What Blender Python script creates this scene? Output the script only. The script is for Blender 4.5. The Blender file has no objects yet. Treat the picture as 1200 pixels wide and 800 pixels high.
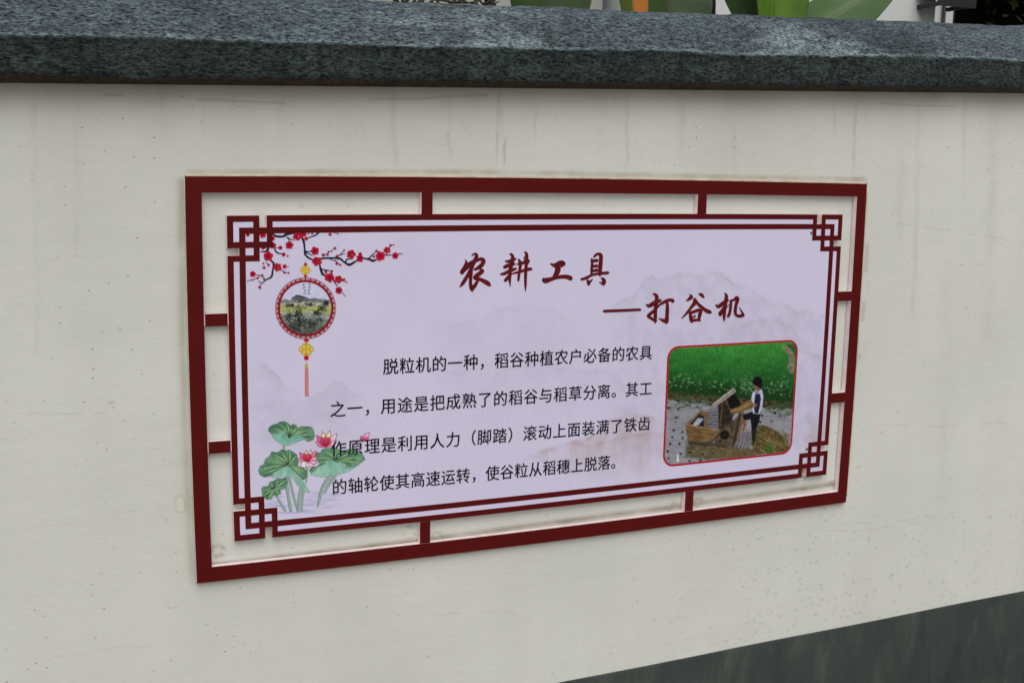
import bpy, bmesh, math, random
import numpy as np
from mathutils import Matrix, Vector
random.seed(7); rng = np.random.default_rng(7)
S = bpy.context.scene; COL = S.collection
R = math.radians

# ------------------------------------------------------------------ camera
# the information board measures 1.80 x 0.90 m; its printed face lies in the plane y = 0
UNIT = .9
CAM = np.array([-.2966*UNIT, -2.6777*UNIT, 1.573 + .0304*UNIT])
YAW, PITCH, ROLL, FPX = .3999, -.157, .0162, 1287.75
def axes(a, b, c):
    cy, sy = math.cos(a), math.sin(a); cp, sp = math.cos(b), math.sin(b); cr, sr = math.cos(c), math.sin(c)
    f = np.array([sy*cp, cy*cp, sp]); r = np.array([cy, -sy, 0]); u = np.cross(r, f)
    return cr*r + sr*u, cr*u - sr*r, f
AR, AU, AF = axes(YAW, PITCH, ROLL)
cd = bpy.data.cameras.new('camera'); cam = bpy.data.objects.new('camera', cd); COL.objects.link(cam)
cd.sensor_width = 36; cd.lens = FPX/1200*36; cd.clip_start = .05; cd.clip_end = 2000
m = Matrix.Identity(4)
for i in range(3):
    m[i][0] = AR[i]; m[i][1] = AU[i]; m[i][2] = -AF[i]; m[i][3] = CAM[i]
cam.matrix_world = m
S.camera = cam

# ------------------------------------------------------------------ daylight, overcast
W = bpy.data.worlds.new('World'); S.world = W; W.use_nodes = True
nt = W.node_tree; bg = nt.nodes['Background']
sky = nt.nodes.new('ShaderNodeTexSky'); sky.sky_type = 'NISHITA'; sky.sun_disc = False
SUN_EL, SUN_AZ = R(50), R(194)          # azimuth clockwise from +Y
sky.sun_elevation = SUN_EL; sky.sun_rotation = SUN_AZ; sky.dust_density = 4; sky.air_density = 1.0
hs = nt.nodes.new('ShaderNodeHueSaturation'); hs.inputs['Saturation'].default_value = .30
nt.links.new(sky.outputs[0], hs.inputs['Color']); nt.links.new(hs.outputs[0], bg.inputs[0])
bg.inputs[1].default_value = .09
sd = bpy.data.lights.new('sun', 'SUN'); sd.energy = 1.2; sd.angle = R(55); sd.color = (1, .975, .93)
so = bpy.data.objects.new('sun', sd); COL.objects.link(so)
sdir = Vector((math.sin(SUN_AZ)*math.cos(SUN_EL), math.cos(SUN_AZ)*math.cos(SUN_EL), math.sin(SUN_EL)))
so.rotation_euler = sdir.to_track_quat('Z', 'Y').to_euler(); so.location = (0, -6, 8)
S.view_settings.view_transform = 'Standard'; S.view_settings.look = 'None'
S.view_settings.exposure = -.05; S.view_settings.gamma = 1; S.view_settings.use_curve_mapping = False

# ------------------------------------------------------------------ photograph measurements -> metres
def at(px, py, Y=0.):
    px = np.asarray(px, float); py = np.asarray(py, float)
    d = ((px-600)/FPX)[..., None]*AR + ((400-py)/FPX)[..., None]*AU + AF
    s = (Y-CAM[1])/d[..., 1]
    return CAM + s[..., None]*d
def proj(P):
    v = np.asarray(P, float) - CAM
    z = v@AF
    return 600+FPX*(v@AR)/z, 400-FPX*(v@AU)/z
# board coordinates: u 0..2.004 to the right, v 0..1 downwards (in board heights); the board is a little bowed
_f, _k, _a, _b, _c, _x, _y, _z = 1341.4372, -.1436, .4049, -.1604, .0187, -.339, -2.7523, .0547
_R, _U, _F = axes(_a, _b, _c)
def uv2px(u, v):
    u = np.asarray(u, float); v = np.asarray(v, float)
    P = np.stack([u-_x, np.zeros_like(u)-_y, -v-_z], -1)
    z = P@_F; x = P@_R/z; y = P@_U/z; q = 1+_k*(x*x+y*y)
    return 600+_f*x*q, 400-_f*y*q
def board(u, v, Y=0.): return at(*uv2px(u, v), Y)

# ------------------------------------------------------------------ helpers
def lin(c):
    c = np.asarray(c, float)/255
    return np.where(c <= .04045, c/12.92, ((c+.055)/1.055)**2.4)
KREF = 1.62                      # seen colour -> reflectance under this light
def ref(*c): return tuple(np.clip(lin(c)*KREF, 0, .9))
def ref4(*c): return ref(*c)+(1,)

def empty(name, loc, label=None, cat=None, group=None):
    o = bpy.data.objects.new(name, None); COL.objects.link(o); o.location = loc; o.empty_display_size = .05
    tag(o, label, cat, group); return o
def tag(o, label=None, cat=None, group=None, kind=None):
    for k, v in (('label', label), ('category', cat), ('group', group), ('kind', kind)):
        if v: o[k] = v
    return o
def link(name, me, mats, parent=None):
    me.name = name
    o = bpy.data.objects.new(name, me); COL.objects.link(o)
    for mm in (mats if isinstance(mats, (list, tuple)) else [mats]): me.materials.append(mm)
    if parent:
        o.parent = parent
        p = parent; off = Vector((0, 0, 0))
        while p: off += p.location; p = p.parent
        o.location = (0, 0, 0); me.transform(Matrix.Translation(-off))
    return o
def mesh_from(verts, faces, cols=None, midx=None, smooth=False):
    verts = np.asarray(verts, np.float32); faces = np.asarray(faces, np.int32)
    me = bpy.data.meshes.new('m'); n = len(faces); k = faces.shape[1]
    me.vertices.add(len(verts)); me.vertices.foreach_set('co', verts.ravel())
    me.loops.add(n*k); me.loops.foreach_set('vertex_index', faces.ravel())
    me.polygons.add(n); me.polygons.foreach_set('loop_start', np.arange(n, dtype=np.int32)*k)
    if midx is not None: me.polygons.foreach_set('material_index', np.asarray(midx, np.int32))
    me.update(calc_edges=True)
    me.polygons.foreach_set('use_smooth', np.full(n, bool(smooth)))
    if cols is not None:
        ca = me.color_attributes.new('tint', 'FLOAT_COLOR', 'POINT')
        c4 = np.ones((len(verts), 4), np.float32); c4[:, :3] = cols
        ca.data.foreach_set('color', c4.ravel())
    return me
class MB:
    def __init__(s): s.bm = bmesh.new()
    def box(s, x0, x1, y0, y1, z0, z1, bev=0):
        vs = [s.bm.verts.new(p) for p in [(x0,y0,z0),(x1,y0,z0),(x1,y1,z0),(x0,y1,z0),(x0,y0,z1),(x1,y0,z1),(x1,y1,z1),(x0,y1,z1)]]
        fs = [s.bm.faces.new([vs[i] for i in f]) for f in [(0,3,2,1),(4,5,6,7),(0,1,5,4),(1,2,6,5),(2,3,7,6),(3,0,4,7)]]
        if bev:
            es = list({e for f in fs for e in f.edges})
            bmesh.ops.bevel(s.bm, geom=es, offset=bev, segments=2, affect='EDGES')
        return s
    def tube(s, pts, rad, n=8):
        pts = [Vector(p) for p in pts]; rings = []
        for i, p in enumerate(pts):
            t = (pts[min(i+1, len(pts)-1)]-pts[max(i-1, 0)]).normalized()
            a = t.cross(Vector((.3, .2, 1) if abs(t.z) < .9 else (1, .1, 0))).normalized(); b = t.cross(a)
            r = rad[i] if isinstance(rad, (list, tuple)) else rad
            rings.append([s.bm.verts.new(p+r*(math.cos(2*math.pi*k/n)*a+math.sin(2*math.pi*k/n)*b)) for k in range(n)])
        for r0, r1 in zip(rings, rings[1:]):
            for k in range(n): s.bm.faces.new([r0[k], r0[(k+1) % n], r1[(k+1) % n], r1[k]]).smooth = True
        s.bm.faces.new(rings[0][::-1]); s.bm.faces.new(rings[-1]); return s
    def build(s, name, mat, parent=None):
        bmesh.ops.recalc_face_normals(s.bm, faces=s.bm.faces)
        me = bpy.data.meshes.new(name); s.bm.to_mesh(me); s.bm.free()
        return link(name, me, mat, parent)

_T = rng.random((256, 256))
def vnoise(x, y, seed=0):
    x = np.asarray(x, float)+seed*17.37; y = np.asarray(y, float)+seed*41.91
    xi = np.floor(x).astype(int); yi = np.floor(y).astype(int); fx = x-xi; fy = y-yi
    fx = fx*fx*(3-2*fx); fy = fy*fy*(3-2*fy)
    T = lambda a, b: _T[a & 255, b & 255]
    return (T(xi, yi)*(1-fx)+T(xi+1, yi)*fx)*(1-fy)+(T(xi, yi+1)*(1-fx)+T(xi+1, yi+1)*fx)*fy
def fbm(x, y, seed=0, o=4):
    s = 0; a = .5
    for k in range(o):
        s = s+a*vnoise(x*2**k, y*2**k, seed+k*3); a *= .5
    return s/(1-.5**o)
def sstep(a, b, x):
    t = np.clip((x-a)/(b-a), 0, 1); return t*t*(3-2*t)
def catmull(P, n=8):
    P = np.asarray(P, float)
    if len(P) < 3: return P
    Q = np.vstack([2*P[0]-P[1], P, 2*P[-1]-P[-2]]); out = []
    for i in range(1, len(Q)-2):
        p0, p1, p2, p3 = Q[i-1:i+3]
        for t in np.linspace(0, 1, n, endpoint=False):
            out.append(.5*((2*p1)+(-p0+p2)*t+(2*p0-5*p1+4*p2-p3)*t*t+(-p0+3*p1-3*p2+p3)*t**3))
    out.append(P[-1]); return np.array(out)

# ------------------------------------------------------------------ node materials
def newmat(name):
    mt = bpy.data.materials.new(name); mt.use_nodes = True
    t = mt.node_tree; b = t.nodes['Principled BSDF']; return mt, t, b
def N(t, typ, **kw):
    n = t.nodes.new(typ)
    for k, v in kw.items():
        if hasattr(n, k): setattr(n, k, v)
    return n
def coords(t, scale=(1, 1, 1), kind='Object'):
    tc = N(t, 'ShaderNodeTexCoord'); mp = N(t, 'ShaderNodeMapping'); mp.inputs['Scale'].default_value = scale
    t.links.new(tc.outputs[kind], mp.inputs['Vector']); return mp.outputs[0]
def noise(t, scale, vec, detail=4, rough=.55, dist=0):
    n = N(t, 'ShaderNodeTexNoise'); n.inputs['Scale'].default_value = scale; n.inputs['Detail'].default_value = detail
    n.inputs['Roughness'].default_value = rough; n.inputs['Distortion'].default_value = dist
    t.links.new(vec, n.inputs['Vector']); return n.outputs['Fac']
def ramp(t, fac, stops):
    r = N(t, 'ShaderNodeValToRGB'); e = r.color_ramp.elements
    while len(e) < len(stops): e.new(.5)
    for el, (p, c) in zip(e, stops):
        el.position = p; el.color = c if len(c) == 4 else tuple(c)+(1,)
    t.links.new(fac, r.inputs[0]); return r.outputs[0]
def mix(t, mode, fac, a, b):
    x = N(t, 'ShaderNodeMix', data_type='RGBA', blend_type=mode)
    for sock, v in ((x.inputs[0], fac), (x.inputs[6], a), (x.inputs[7], b)):
        if isinstance(v, (int, float)): sock.default_value = v
        elif isinstance(v, tuple): sock.default_value = v if len(v) == 4 else v+(1,)
        else: t.links.new(v, sock)
    return x.outputs[2]
def bump(t, b, h, strength, dist):
    n = N(t, 'ShaderNodeBump'); n.inputs['Strength'].default_value = strength; n.inputs['Distance'].default_value = dist
    t.links.new(h, n.inputs['Height']); t.links.new(n.outputs[0], b.inputs['Normal']); return n
def vcol(t):
    a = N(t, 'ShaderNodeVertexColor'); a.layer_name = 'tint'; return a.outputs[0]
def g(v): return (v, v, v, 1)

def simple(name, base, rough=.6, var=.12, scale=20, bstr=.1, bdist=.002, stretch=(1, 1, 1), spec=.5):
    mt, t, b = newmat(name); v = coords(t, stretch)
    n = noise(t, scale, v); c = ramp(t, n, [(.3, g(1-var)), (.7, g(1+var))])
    t.links.new(mix(t, 'MULTIPLY', 1., tuple(base[:3])+(1,), c), b.inputs['Base Color'])
    b.inputs['Roughness'].default_value = rough; b.inputs['Specular IOR Level'].default_value = spec
    if bstr: bump(t, b, noise(t, scale*4, v), bstr, bdist)
    return mt

def mat_print(name, rough=.5, spec=.12):
    mt, t, b = newmat(name)
    v = coords(t); n = noise(t, 55, coords(t, (3, 1, .25)), 3); c = ramp(t, n, [(.3, g(.99)), (.7, g(1.01))])
    t.links.new(mix(t, 'MULTIPLY', 1., vcol(t), c), b.inputs['Base Color'])
    b.inputs['Roughness'].default_value = rough; b.inputs['Specular IOR Level'].default_value = spec
    bump(t, b, noise(t, 3, v, 2), .25, .004)
    return mt
M_PRINT = mat_print('printed vinyl')
M_INK = simple('black printed ink', ref(16, 14, 22), .6, .1, 60, 0, spec=.06)
def mat_red():
    mt, t, b = newmat('maroon vinyl film'); v = coords(t)
    n1 = noise(t, 9, v, 5); n2 = noise(t, 160, v, 3, .6)
    c = ramp(t, n1, [(.2, ref4(67, 10, 11)), (.8, ref4(73, 13, 13))])
    c = mix(t, 'MIX', ramp(t, n2, [(.66, g(0)), (.80, g(.16))]), c, ref4(120, 60, 55))
    t.links.new(c, b.inputs['Base Color']); b.inputs['Roughness'].default_value = .5; b.inputs['Specular IOR Level'].default_value = .10
    return mt
M_RED = mat_red()
M_EDGE = simple('pale foam board edge', ref(196, 182, 184), .7, .10, 40, .2, .001)
M_SEAL = simple('beige sealant', ref(160, 150, 132), .6, .22, 30, .3, .002)

def mat_wall():
    mt, t, b = newmat('white painted plaster')
    v = coords(t); base = vcol(t)
    # trowel marks run along the wall, fine grain, pits
    trow = noise(t, 26, coords(t, (.38, 1, 1.7)), 7, .66, .8)
    fine = noise(t, 150, coords(t, (.8, 1, 1.25)), 4, .65)
    big = noise(t, 2.2, v, 5, .6)
    c = mix(t, 'MULTIPLY', 1., base, ramp(t, trow, [(.28, g(.98)), (.72, g(1.012))]))
    c = mix(t, 'MULTIPLY', 1., c, ramp(t, fine, [(.3, g(.98)), (.7, g(1.015))]))
    c = mix(t, 'MULTIPLY', 1., c, ramp(t, big, [(.3, (.96, .965, .965, 1)), (.7, (1.02, 1.015, 1.01, 1))]))
    # dark specks and pock marks
    vo = N(t, 'ShaderNodeTexVoronoi'); vo.inputs['Scale'].default_value = 85; t.links.new(coords(t, (.6, .2, 1.1)), vo.inputs['Vector'])
    sep = N(t, 'ShaderNodeSeparateColor'); t.links.new(vo.outputs['Color'], sep.inputs[0])
    r1 = N(t, 'ShaderNodeMath', operation='LESS_THAN'); t.links.new(sep.outputs[0], r1.inputs[0]); r1.inputs[1].default_value = .2
    sz = N(t, 'ShaderNodeMath', operation='MULTIPLY'); t.links.new(sep.outputs[1], sz.inputs[0]); sz.inputs[1].default_value = .14
    r2 = N(t, 'ShaderNodeMath', operation='LESS_THAN'); t.links.new(vo.outputs['Distance'], r2.inputs[0]); t.links.new(sz.outputs[0], r2.inputs[1])
    mm = N(t, 'ShaderNodeMath', operation='MULTIPLY'); t.links.new(r1.outputs[0], mm.inputs[0]); t.links.new(r2.outputs[0], mm.inputs[1])
    gate = N(t, 'ShaderNodeMath', operation='MULTIPLY'); t.links.new(mm.outputs[0], gate.inputs[0])
    t.links.new(ramp(t, noise(t, 1.7, v, 3), [(.44, g(.04)), (.62, g(.7))]), gate.inputs[1])
    c = mix(t, 'MIX', gate.outputs[0], c, ref4(92, 84, 70))
    t.links.new(c, b.inputs['Base Color']); b.inputs['Roughness'].default_value = .75; b.inputs['Specular IOR Level'].default_value = .3
    h = N(t, 'ShaderNodeMath', operation='MULTIPLY_ADD'); t.links.new(trow, h.inputs[0]); h.inputs[1].default_value = .8; t.links.new(fine, h.inputs[2])
    h2 = N(t, 'ShaderNodeMath', operation='SUBTRACT'); t.links.new(h.outputs[0], h2.inputs[0]); t.links.new(mm.outputs[0], h2.inputs[1])
    bump(t, b, h2.outputs[0], .30, .0020); return mt
M_WALL = mat_wall()
def mat_dado():
    mt, t, b = newmat('charcoal painted plinth')
    st = noise(t, 9, coords(t, (1., 1, .38)), 7, .66, .6); bl = noise(t, 4, coords(t), 6, .62, .4); fi = noise(t, 170, coords(t), 4, .7)
    c = ramp(t, st, [(.30, ref4(31, 37, 36)), (.52, ref4(41, 47, 45)), (.70, ref4(57, 60, 55))])
    c = mix(t, 'MULTIPLY', 1., c, ramp(t, bl, [(.32, g(.84)), (.68, (1.16, 1.15, 1.12, 1))]))
    c = mix(t, 'MIX', ramp(t, fi, [(.67, g(0)), (.74, g(.5))]), c, ref4(100, 99, 92))
    t.links.new(c, b.inputs['Base Color']); b.inputs['Roughness'].default_value = .62; b.inputs['Specular IOR Level'].default_value = .35
    bump(t, b, fi, .35, .002); return mt
M_DADO = mat_dado()
def mat_coping():
    mt, t, b = newmat('weathered slate grey coping render')
    base = vcol(t)
    gr = noise(t, 190, coords(t, (.5, 1.2, 1.2)), 6, .7, 0); md = noise(t, 70, coords(t, (.45, 1.2, 1.2)), 6, .7); bl = noise(t, 3.2, coords(t, (1, 1.4, 1.4)), 4)
    ex = noise(t, 420, coords(t, (.8, 1, 1)), 3, .8)
    c = mix(t, 'MULTIPLY', 1., base, ramp(t, gr, [(.39, g(.09)), (.465, g(.82)), (.61, g(1.85))]))
    c = mix(t, 'MULTIPLY', 1., c, ramp(t, md, [(.36, g(.5)), (.5, g(1.0)), (.66, (1.4, 1.43, 1.43, 1))]))
    c = mix(t, 'MULTIPLY', 1., c, ramp(t, ex, [(.35, g(.6)), (.65, g(1.4))]))
    c = mix(t, 'MULTIPLY', 1., c, ramp(t, bl, [(.3, g(.8)), (.7, g(1.22))]))
    t.links.new(c, b.inputs['Base Color']); b.inputs['Roughness'].default_value = .8; b.inputs['Specular IOR Level'].default_value = .25
    h = N(t, 'ShaderNodeMath', operation='ADD'); t.links.new(gr, h.inputs[0]); t.links.new(md, h.inputs[1])
    bump(t, b, h.outputs[0], 1., .012); return mt
M_COPE = mat_coping()
M_PAVE = simple('grey concrete paving', (.30, .29, .27), .85, .15, 4, .3, .004)
M_SOIL = simple('dark garden soil', (.06, .045, .03), .95, .3, 8, .8, .02)
M_GROUND = simple('grassy earth', (.075, .085, .04), .95, .3, 3, .6, .02)

# ------------------------------------------------------------------ setting: ground sheets
o = MB(); o.box(-400, 400, -400, 400, -1.2, -.2); tag(o.build('ground', M_GROUND), kind='structure')
o = MB(); o.box(-30, 30, -9, .018, -.4, -.16); tag(o.build('pavement', M_PAVE), kind='structure')
o = MB(); o.box(-12, 14, .262, 3.4, -.2, .02); tag(o.build('garden_soil', M_SOIL), kind='structure')

# ------------------------------------------------------------------ boundary wall
WX0, WX1, WY = -5., 9., .018
def cope_z(x): return 1.573+.1744+.0325*(x+.3408)            # the underside of the coping climbs along the lane
def dado_z(x): return 1.573-1.2976+.0163*(x-.914)*.9
wall = empty('boundary_wall', (1., .14, 0), 'white plastered boundary wall with slate grey coping and charcoal painted foot, carrying the board', 'wall')

def px_of_wall(x, z): return proj(np.stack([x, np.full_like(x, WY), z], -1))
xs = np.concatenate([np.linspace(WX0, -.5, 12)[:-1], np.arange(-.5, 2.75, .0032), np.linspace(2.76, WX1, 14)])
zs = np.concatenate([[-.2, 0, .1], np.arange(.2, 1.94, .0032)])
X, Z = np.meshgrid(xs, zs)
zmax = cope_z(X)+.05
Zc = np.minimum(Z, zmax)
PX, PY = px_of_wall(X, Zc)
base = np.empty(X.shape+(3,)); base[:] = ref(175.5, 177, 171.5)
# mottling of the old paint: broad cloudy tone, trowel bands and vertical wash
mott = .90+.20*fbm(X*1.6, Z*1.9, 1, 6); wash = .97+.06*fbm(X*9, Z*.9, 5, 4); band = .992+.016*fbm(X*2.5, Z*24, 9, 3)
base *= (mott*wash*band)[..., None]
base *= (.965+.05*sstep(-.4, .8, X))[..., None]
def stain_shade(mask, col, k):
    global base
    a = np.clip(mask*k, 0, 1)[..., None]; base = base*(1-a)+a*np.array(ref(*col))
below = cope_z(X)-Z                                            # distance under the coping
dirt = np.exp(-np.clip(below, 0, 9)/.028)*(.4+1.0*fbm(X*14, Z*7, 21, 4))
stain_shade(dirt, (126, 108, 88), .34)
stain_shade(np.exp(-np.clip(below, 0, 9)/.11)*fbm(X*11, Z*.8, 23, 4), (146, 136, 120), .32)
fl = np.abs(below-.020-.018*fbm(X*4, 0*X, 31, 3)-.01*np.sin(X*7))
stain_shade(np.exp(-(fl/.0022)**2)*(vnoise(X*9, 0*X, 33) > .62), (110, 96, 80), .35)
# runs of dirty water below the coping, measured on the photograph: x, y top, y bottom, width, strength, lean
for (dx, y0, y1, w, k, ln) in [(190, 102, 165, 4, .28, 0), (237, 102, 160, 2.2, .3, 2), (273, 102, 150, 3, .22, 0), (425, 135, 168, 4, .32, 0), (460, 105, 205, 4, .26, 4),
        (525, 108, 195, 2.2, .42, 3), (540, 140, 160, 3.5, .3, 8), (584.5, 108, 206, 1.3, .55, -1), (591, 160, 206, 1.5, .5, 0), (587, 108, 170, 3.5, .3, 0), (628, 112, 190, 1.4, .3, -1),
        (704, 110, 200, 5, .14, 0), (735, 112, 206, 2, .38, -1), (860, 112, 220, 3, .18, 0), (978, 112, 170, 2, .24, 0), (1004, 118, 205, 1.8, .55, -5), (1055, 112, 300, 5, .16, 0), (1077, 112, 380, 3, .2, -6),
        (1165, 112, 420, 6, .2, -8), (1130, 112, 250, 3, .18, 0), (90, 100, 300, 5, .14, 0), (40, 100, 420, 4, .13, 3), (1110, 300, 600, 8, .1, -8), (330, 103, 200, 6, .12, 0), (800, 110, 200, 5, .14, 0)]:
    cx = dx+ln*(PY-y0)/max(1, y1-y0)+3.2*(vnoise(PY*.06, PY*0+dx, 41)-.5)+1.2*(vnoise(PY*.22, PY*0+dx, 45)-.5)
    m_ = np.exp(-((PX-cx)/w)**2)*sstep(y0-6, y0+8, PY)*(1-sstep(y1-25, y1+4, PY))*(.5+.8*vnoise(PX*.3, PY*.12, 43))
    stain_shade(m_*(.25+1.1*vnoise(PX*.12+dx, PY*.035, 44)), (120, 116, 105), k*.68)
# grime gathered round the board: left of it with contact shade painted in, on top of it, and along the lower bar inside its openings
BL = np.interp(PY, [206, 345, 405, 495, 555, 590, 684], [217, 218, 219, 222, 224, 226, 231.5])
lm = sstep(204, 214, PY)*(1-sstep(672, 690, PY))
stain_shade(np.exp(-((PX-BL+5)/5.)**2)*lm*(.35+.9*fbm(PX*.05, PY*.035, 51, 4)), (118, 117, 96), .58)
stain_shade(np.exp(-((PX-BL+12)/8.)**2)*lm*fbm(PX*.05, PY*.03, 52, 4), (136, 136, 118), .16)
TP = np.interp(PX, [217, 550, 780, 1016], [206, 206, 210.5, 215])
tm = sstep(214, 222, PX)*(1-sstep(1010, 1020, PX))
stain_shade(np.exp(-((PY-TP+4.5)/3.2)**2)*tm*(.2+fbm(PX*.06, PY*.05, 53, 4)), (128, 116, 92), .62)
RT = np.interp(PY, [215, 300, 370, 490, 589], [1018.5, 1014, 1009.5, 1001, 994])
stain_shade(np.exp(-((PX-RT-1.5)/2.4)**2)*sstep(213, 225, PY)*(1-sstep(575, 592, PY))*(fbm(PX*.05, PY*.05, 54, 4) > .56), (140, 122, 98), .4)
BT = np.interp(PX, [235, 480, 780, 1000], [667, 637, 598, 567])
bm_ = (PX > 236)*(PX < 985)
stain_shade(np.exp(-((PY-BT+3)/3.4)**2)*bm_*(.25+1.1*fbm(PX*.045, PY*.05, 55, 4)), (104, 92, 72), .8)
for (ex, ey, rr) in [(480, 622, 9), (484, 637, 6), (797, 592, 5), (790, 591, 4), (255, 645, 10), (513, 628, 7), (978, 566, 6), (819, 589, 8)]:
    d = np.hypot(PX-ex, (PY-ey)*1.2)/rr
    stain_shade((np.exp(-((d-.75)/.28)**2))*(fbm(PX*.2, PY*.2, 57+ex, 3) > .47), (120, 110, 88), .5)
# flaking lump left of the board, hairline cracks and scratches
d = np.hypot((PX-211)/6, (PY-590)/11)+.5*fbm(PX*.16, PY*.16, 61, 3)
stain_shade(np.exp(-((d-1.15)/.12)**2), (140, 132, 110), .5); stain_shade((1-sstep(.9, 1.15, d)), (188, 184, 170), .3)
def crack(pts, w, col, k, seed):
    pts = np.asarray(pts, float); mk = np.zeros_like(PX)
    for (ax, ay), (bx, by) in zip(pts, pts[1:]):
        L2 = (bx-ax)**2+(by-ay)**2; t = np.clip(((PX-ax)*(bx-ax)+(PY-ay)*(by-ay))/L2, 0, 1)
        wob = 2.2*(vnoise(t*L2**.5*.09, t*0+seed, 71)-.5)
        dd = np.hypot(PX-ax-t*(bx-ax), PY-ay-t*(by-ay)-wob); mk = np.maximum(mk, np.exp(-(dd/w)**2))
    stain_shade(mk*sstep(.35, .7, vnoise(PX*.09, PY*.09, seed)), col, k)
for i, c in enumerate([[(0, 483), (60, 485), (130, 484)], [(243, 135), (262, 120), (275, 108)], [(1050, 262), (1110, 270), (1185, 281)], [(985, 615), (1060, 610), (1120, 600)], [(150, 600), (225, 588)],
        [(0, 515), (75, 514)], [(60, 770), (140, 758), (210, 756)], [(40, 305), (95, 300)], [(620, 118), (660, 120), (690, 116)], [(1070, 315), (1120, 314), (1150, 310)], [(1015, 495), (1090, 500), (1170, 496)], [(920, 620), (1000, 622), (1110, 608)],
        [(1018, 320), (1012, 420), (1008, 440)], [(1140, 490), (1200, 500)], [(510, 720), (600, 716)], [(320, 118), (400, 121)]]):
    crack(c, .8, (136, 131, 118), .30, 80+i)
# blotchy soiling near the foot
stain_shade((fbm(X*5, Z*3.2, 91, 5) > .56)*np.exp(-np.clip(Z-dado_z(X), 0, 9)/.22), (156, 154, 144), .10)
pk = np.vstack([rng.uniform([-.4, .3], [2.6, 1.8], (150, 2)), np.stack([rng.normal(1.9, .35, 420), .30+np.abs(rng.normal(0, .22, 420))], -1)])
for i, (kx, kz) in enumerate(pk):                             # pock marks and paint blisters
    r_ = rng.uniform(.0014, .0028)
    ix = np.searchsorted(xs, [kx-.03, kx+.03]); iz = np.searchsorted(zs, [kz-.02, kz+.02])
    sl = (slice(iz[0], iz[1]), slice(ix[0], ix[1]))
    if base[sl].size:
        d = np.hypot((X[sl]-kx)/rng.uniform(1, 2.4), Z[sl]-kz)/r_; a = (np.exp(-d**2)*rng.uniform(.12, .5))[..., None]
        base[sl] = base[sl]*(1-a)+a*np.array(ref(104, 98, 86))
relief = .0016*(fbm(X*2.1, Z*2.4, 95, 4)-.5)+.0005*(fbm(X*3, Z*30, 97, 3)-.5)+.0007*(fbm(X*11, Z*13, 98, 4)-.5)
inb = (X > -.03)*(X < 1.84)*(Z > .65)*(Z < 1.6)
VV = np.stack([X, WY-np.where(inb, np.minimum(relief, .0006), relief), Zc], -1).reshape(-1, 3)
nx, nz = len(xs), len(zs)
ii = np.arange(nx*nz).reshape(nz, nx)
FQ = np.stack([ii[:-1, :-1], ii[:-1, 1:], ii[1:, 1:], ii[1:, :-1]], -1).reshape(-1, 4)
link('plaster_face', mesh_from(VV, FQ, base.reshape(-1, 3), smooth=True), M_WALL, wall)
o = MB()                                                      # the masonry behind the plaster, with the garden side
for k in range(28):
    x0 = WX0+k*.5; o.box(x0, x0+.5, WY+.004, .262, -.2, cope_z(x0+.25)+.045)
bmesh.ops.remove_doubles(o.bm, verts=o.bm.verts, dist=1e-4)
o.build('masonry_core', simple('white wash rear plaster', ref(170, 170, 160), .8), wall)
# painted foot of the wall
px_ = np.linspace(WX0, WX1, 260); o = MB()
rows = []
for x in px_:
    zt = dado_z(x)+.0008*math.sin(x*9)
    rows.append([o.bm.verts.new(p) for p in [(x, WY-.0055, -.2), (x, WY-.0055, zt-.003), (x, WY-.003, zt), (x, WY+.003, zt)]])
for a, b_ in zip(rows, rows[1:]):
    for k in range(3): o.bm.faces.new([a[k], b_[k], b_[k+1], a[k+1]]).smooth = (k == 0)
o.build('painted_plinth', M_DADO, wall)
# coping: hand-rendered gabled cap with an overhang of 12 cm
prof = [(WY+.002, .0), (-.012, .004), (-.030, .008), (-.042, .0105), (-.0455, .013), (-.0460, .03), (-.0460, .05), (-.0462, .070), (-.0466, .0800), (-.0460, .0838), (-.0430, .0862), (-.0390, .0882)]
prof += [(-.039+(.13+.039)*k/40, .0882+.112*math.sin(math.pi/2*(k/40)**.96)) for k in range(1, 41)]
prof += [(.16, .198), (.22, .184), (.30, .135), (.37, .09), (.372, .01), (.262, .0)]
pa = np.array(prof); cum = np.concatenate([[0], np.cumsum(np.hypot(*np.diff(pa, axis=0).T))])
cx_ = np.concatenate([np.linspace(WX0, -.6, 60)[:-1], np.arange(-.6, 2.9, .006), np.linspace(2.91, WX1, 80)])
CX, CI = np.meshgrid(cx_, np.arange(len(pa)))
Yp = pa[CI, 0]; Zp = pa[CI, 1]; cu = cum[CI]
lump = (fbm(CX*5, cu*6, 101, 4)-.5)*.014+(fbm(CX*26, cu*44, 105, 4)-.5)*.0075
wave = (fbm(CX*1.7, 0*CX, 111, 3)-.5)*.018
up = sstep(.06, .086, Zp); fr = sstep(.005, .03, Zp)*(1-.75*np.exp(-((Zp-.084)/.012)**2))*(Yp < .14)
wob = (fbm(CX*9, 0*CX, 113, 3)-.5)*.006
Zq = cope_z(CX)+Zp+up*(wave+lump*.8+wob*.5)+(1-up)*(wob*.45*(Yp < 0))
Zq += np.exp(-((Zp-.0115)/.005)**2)*(Yp < -.01)*((fbm(CX*34, 0*CX, 117, 4)-.5)*.011+(fbm(CX*6, 0*CX, 118, 2)-.5)*.006)
Yq = Yp-fr*lump*.6-(fr*wave*.4)
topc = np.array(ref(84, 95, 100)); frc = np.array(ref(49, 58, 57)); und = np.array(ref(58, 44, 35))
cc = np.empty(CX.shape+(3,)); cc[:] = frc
tw = sstep(.0815, .0855, Zp)[..., None]; cc = cc*(1-tw)+topc*tw  # top painted lighter than front: worn paint plus sky light put into colour
uw = (1-sstep(.0095, .0135, Zp))[..., None]*(Yp < .2)[..., None]; cc = cc*(1-uw)+und*uw
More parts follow.
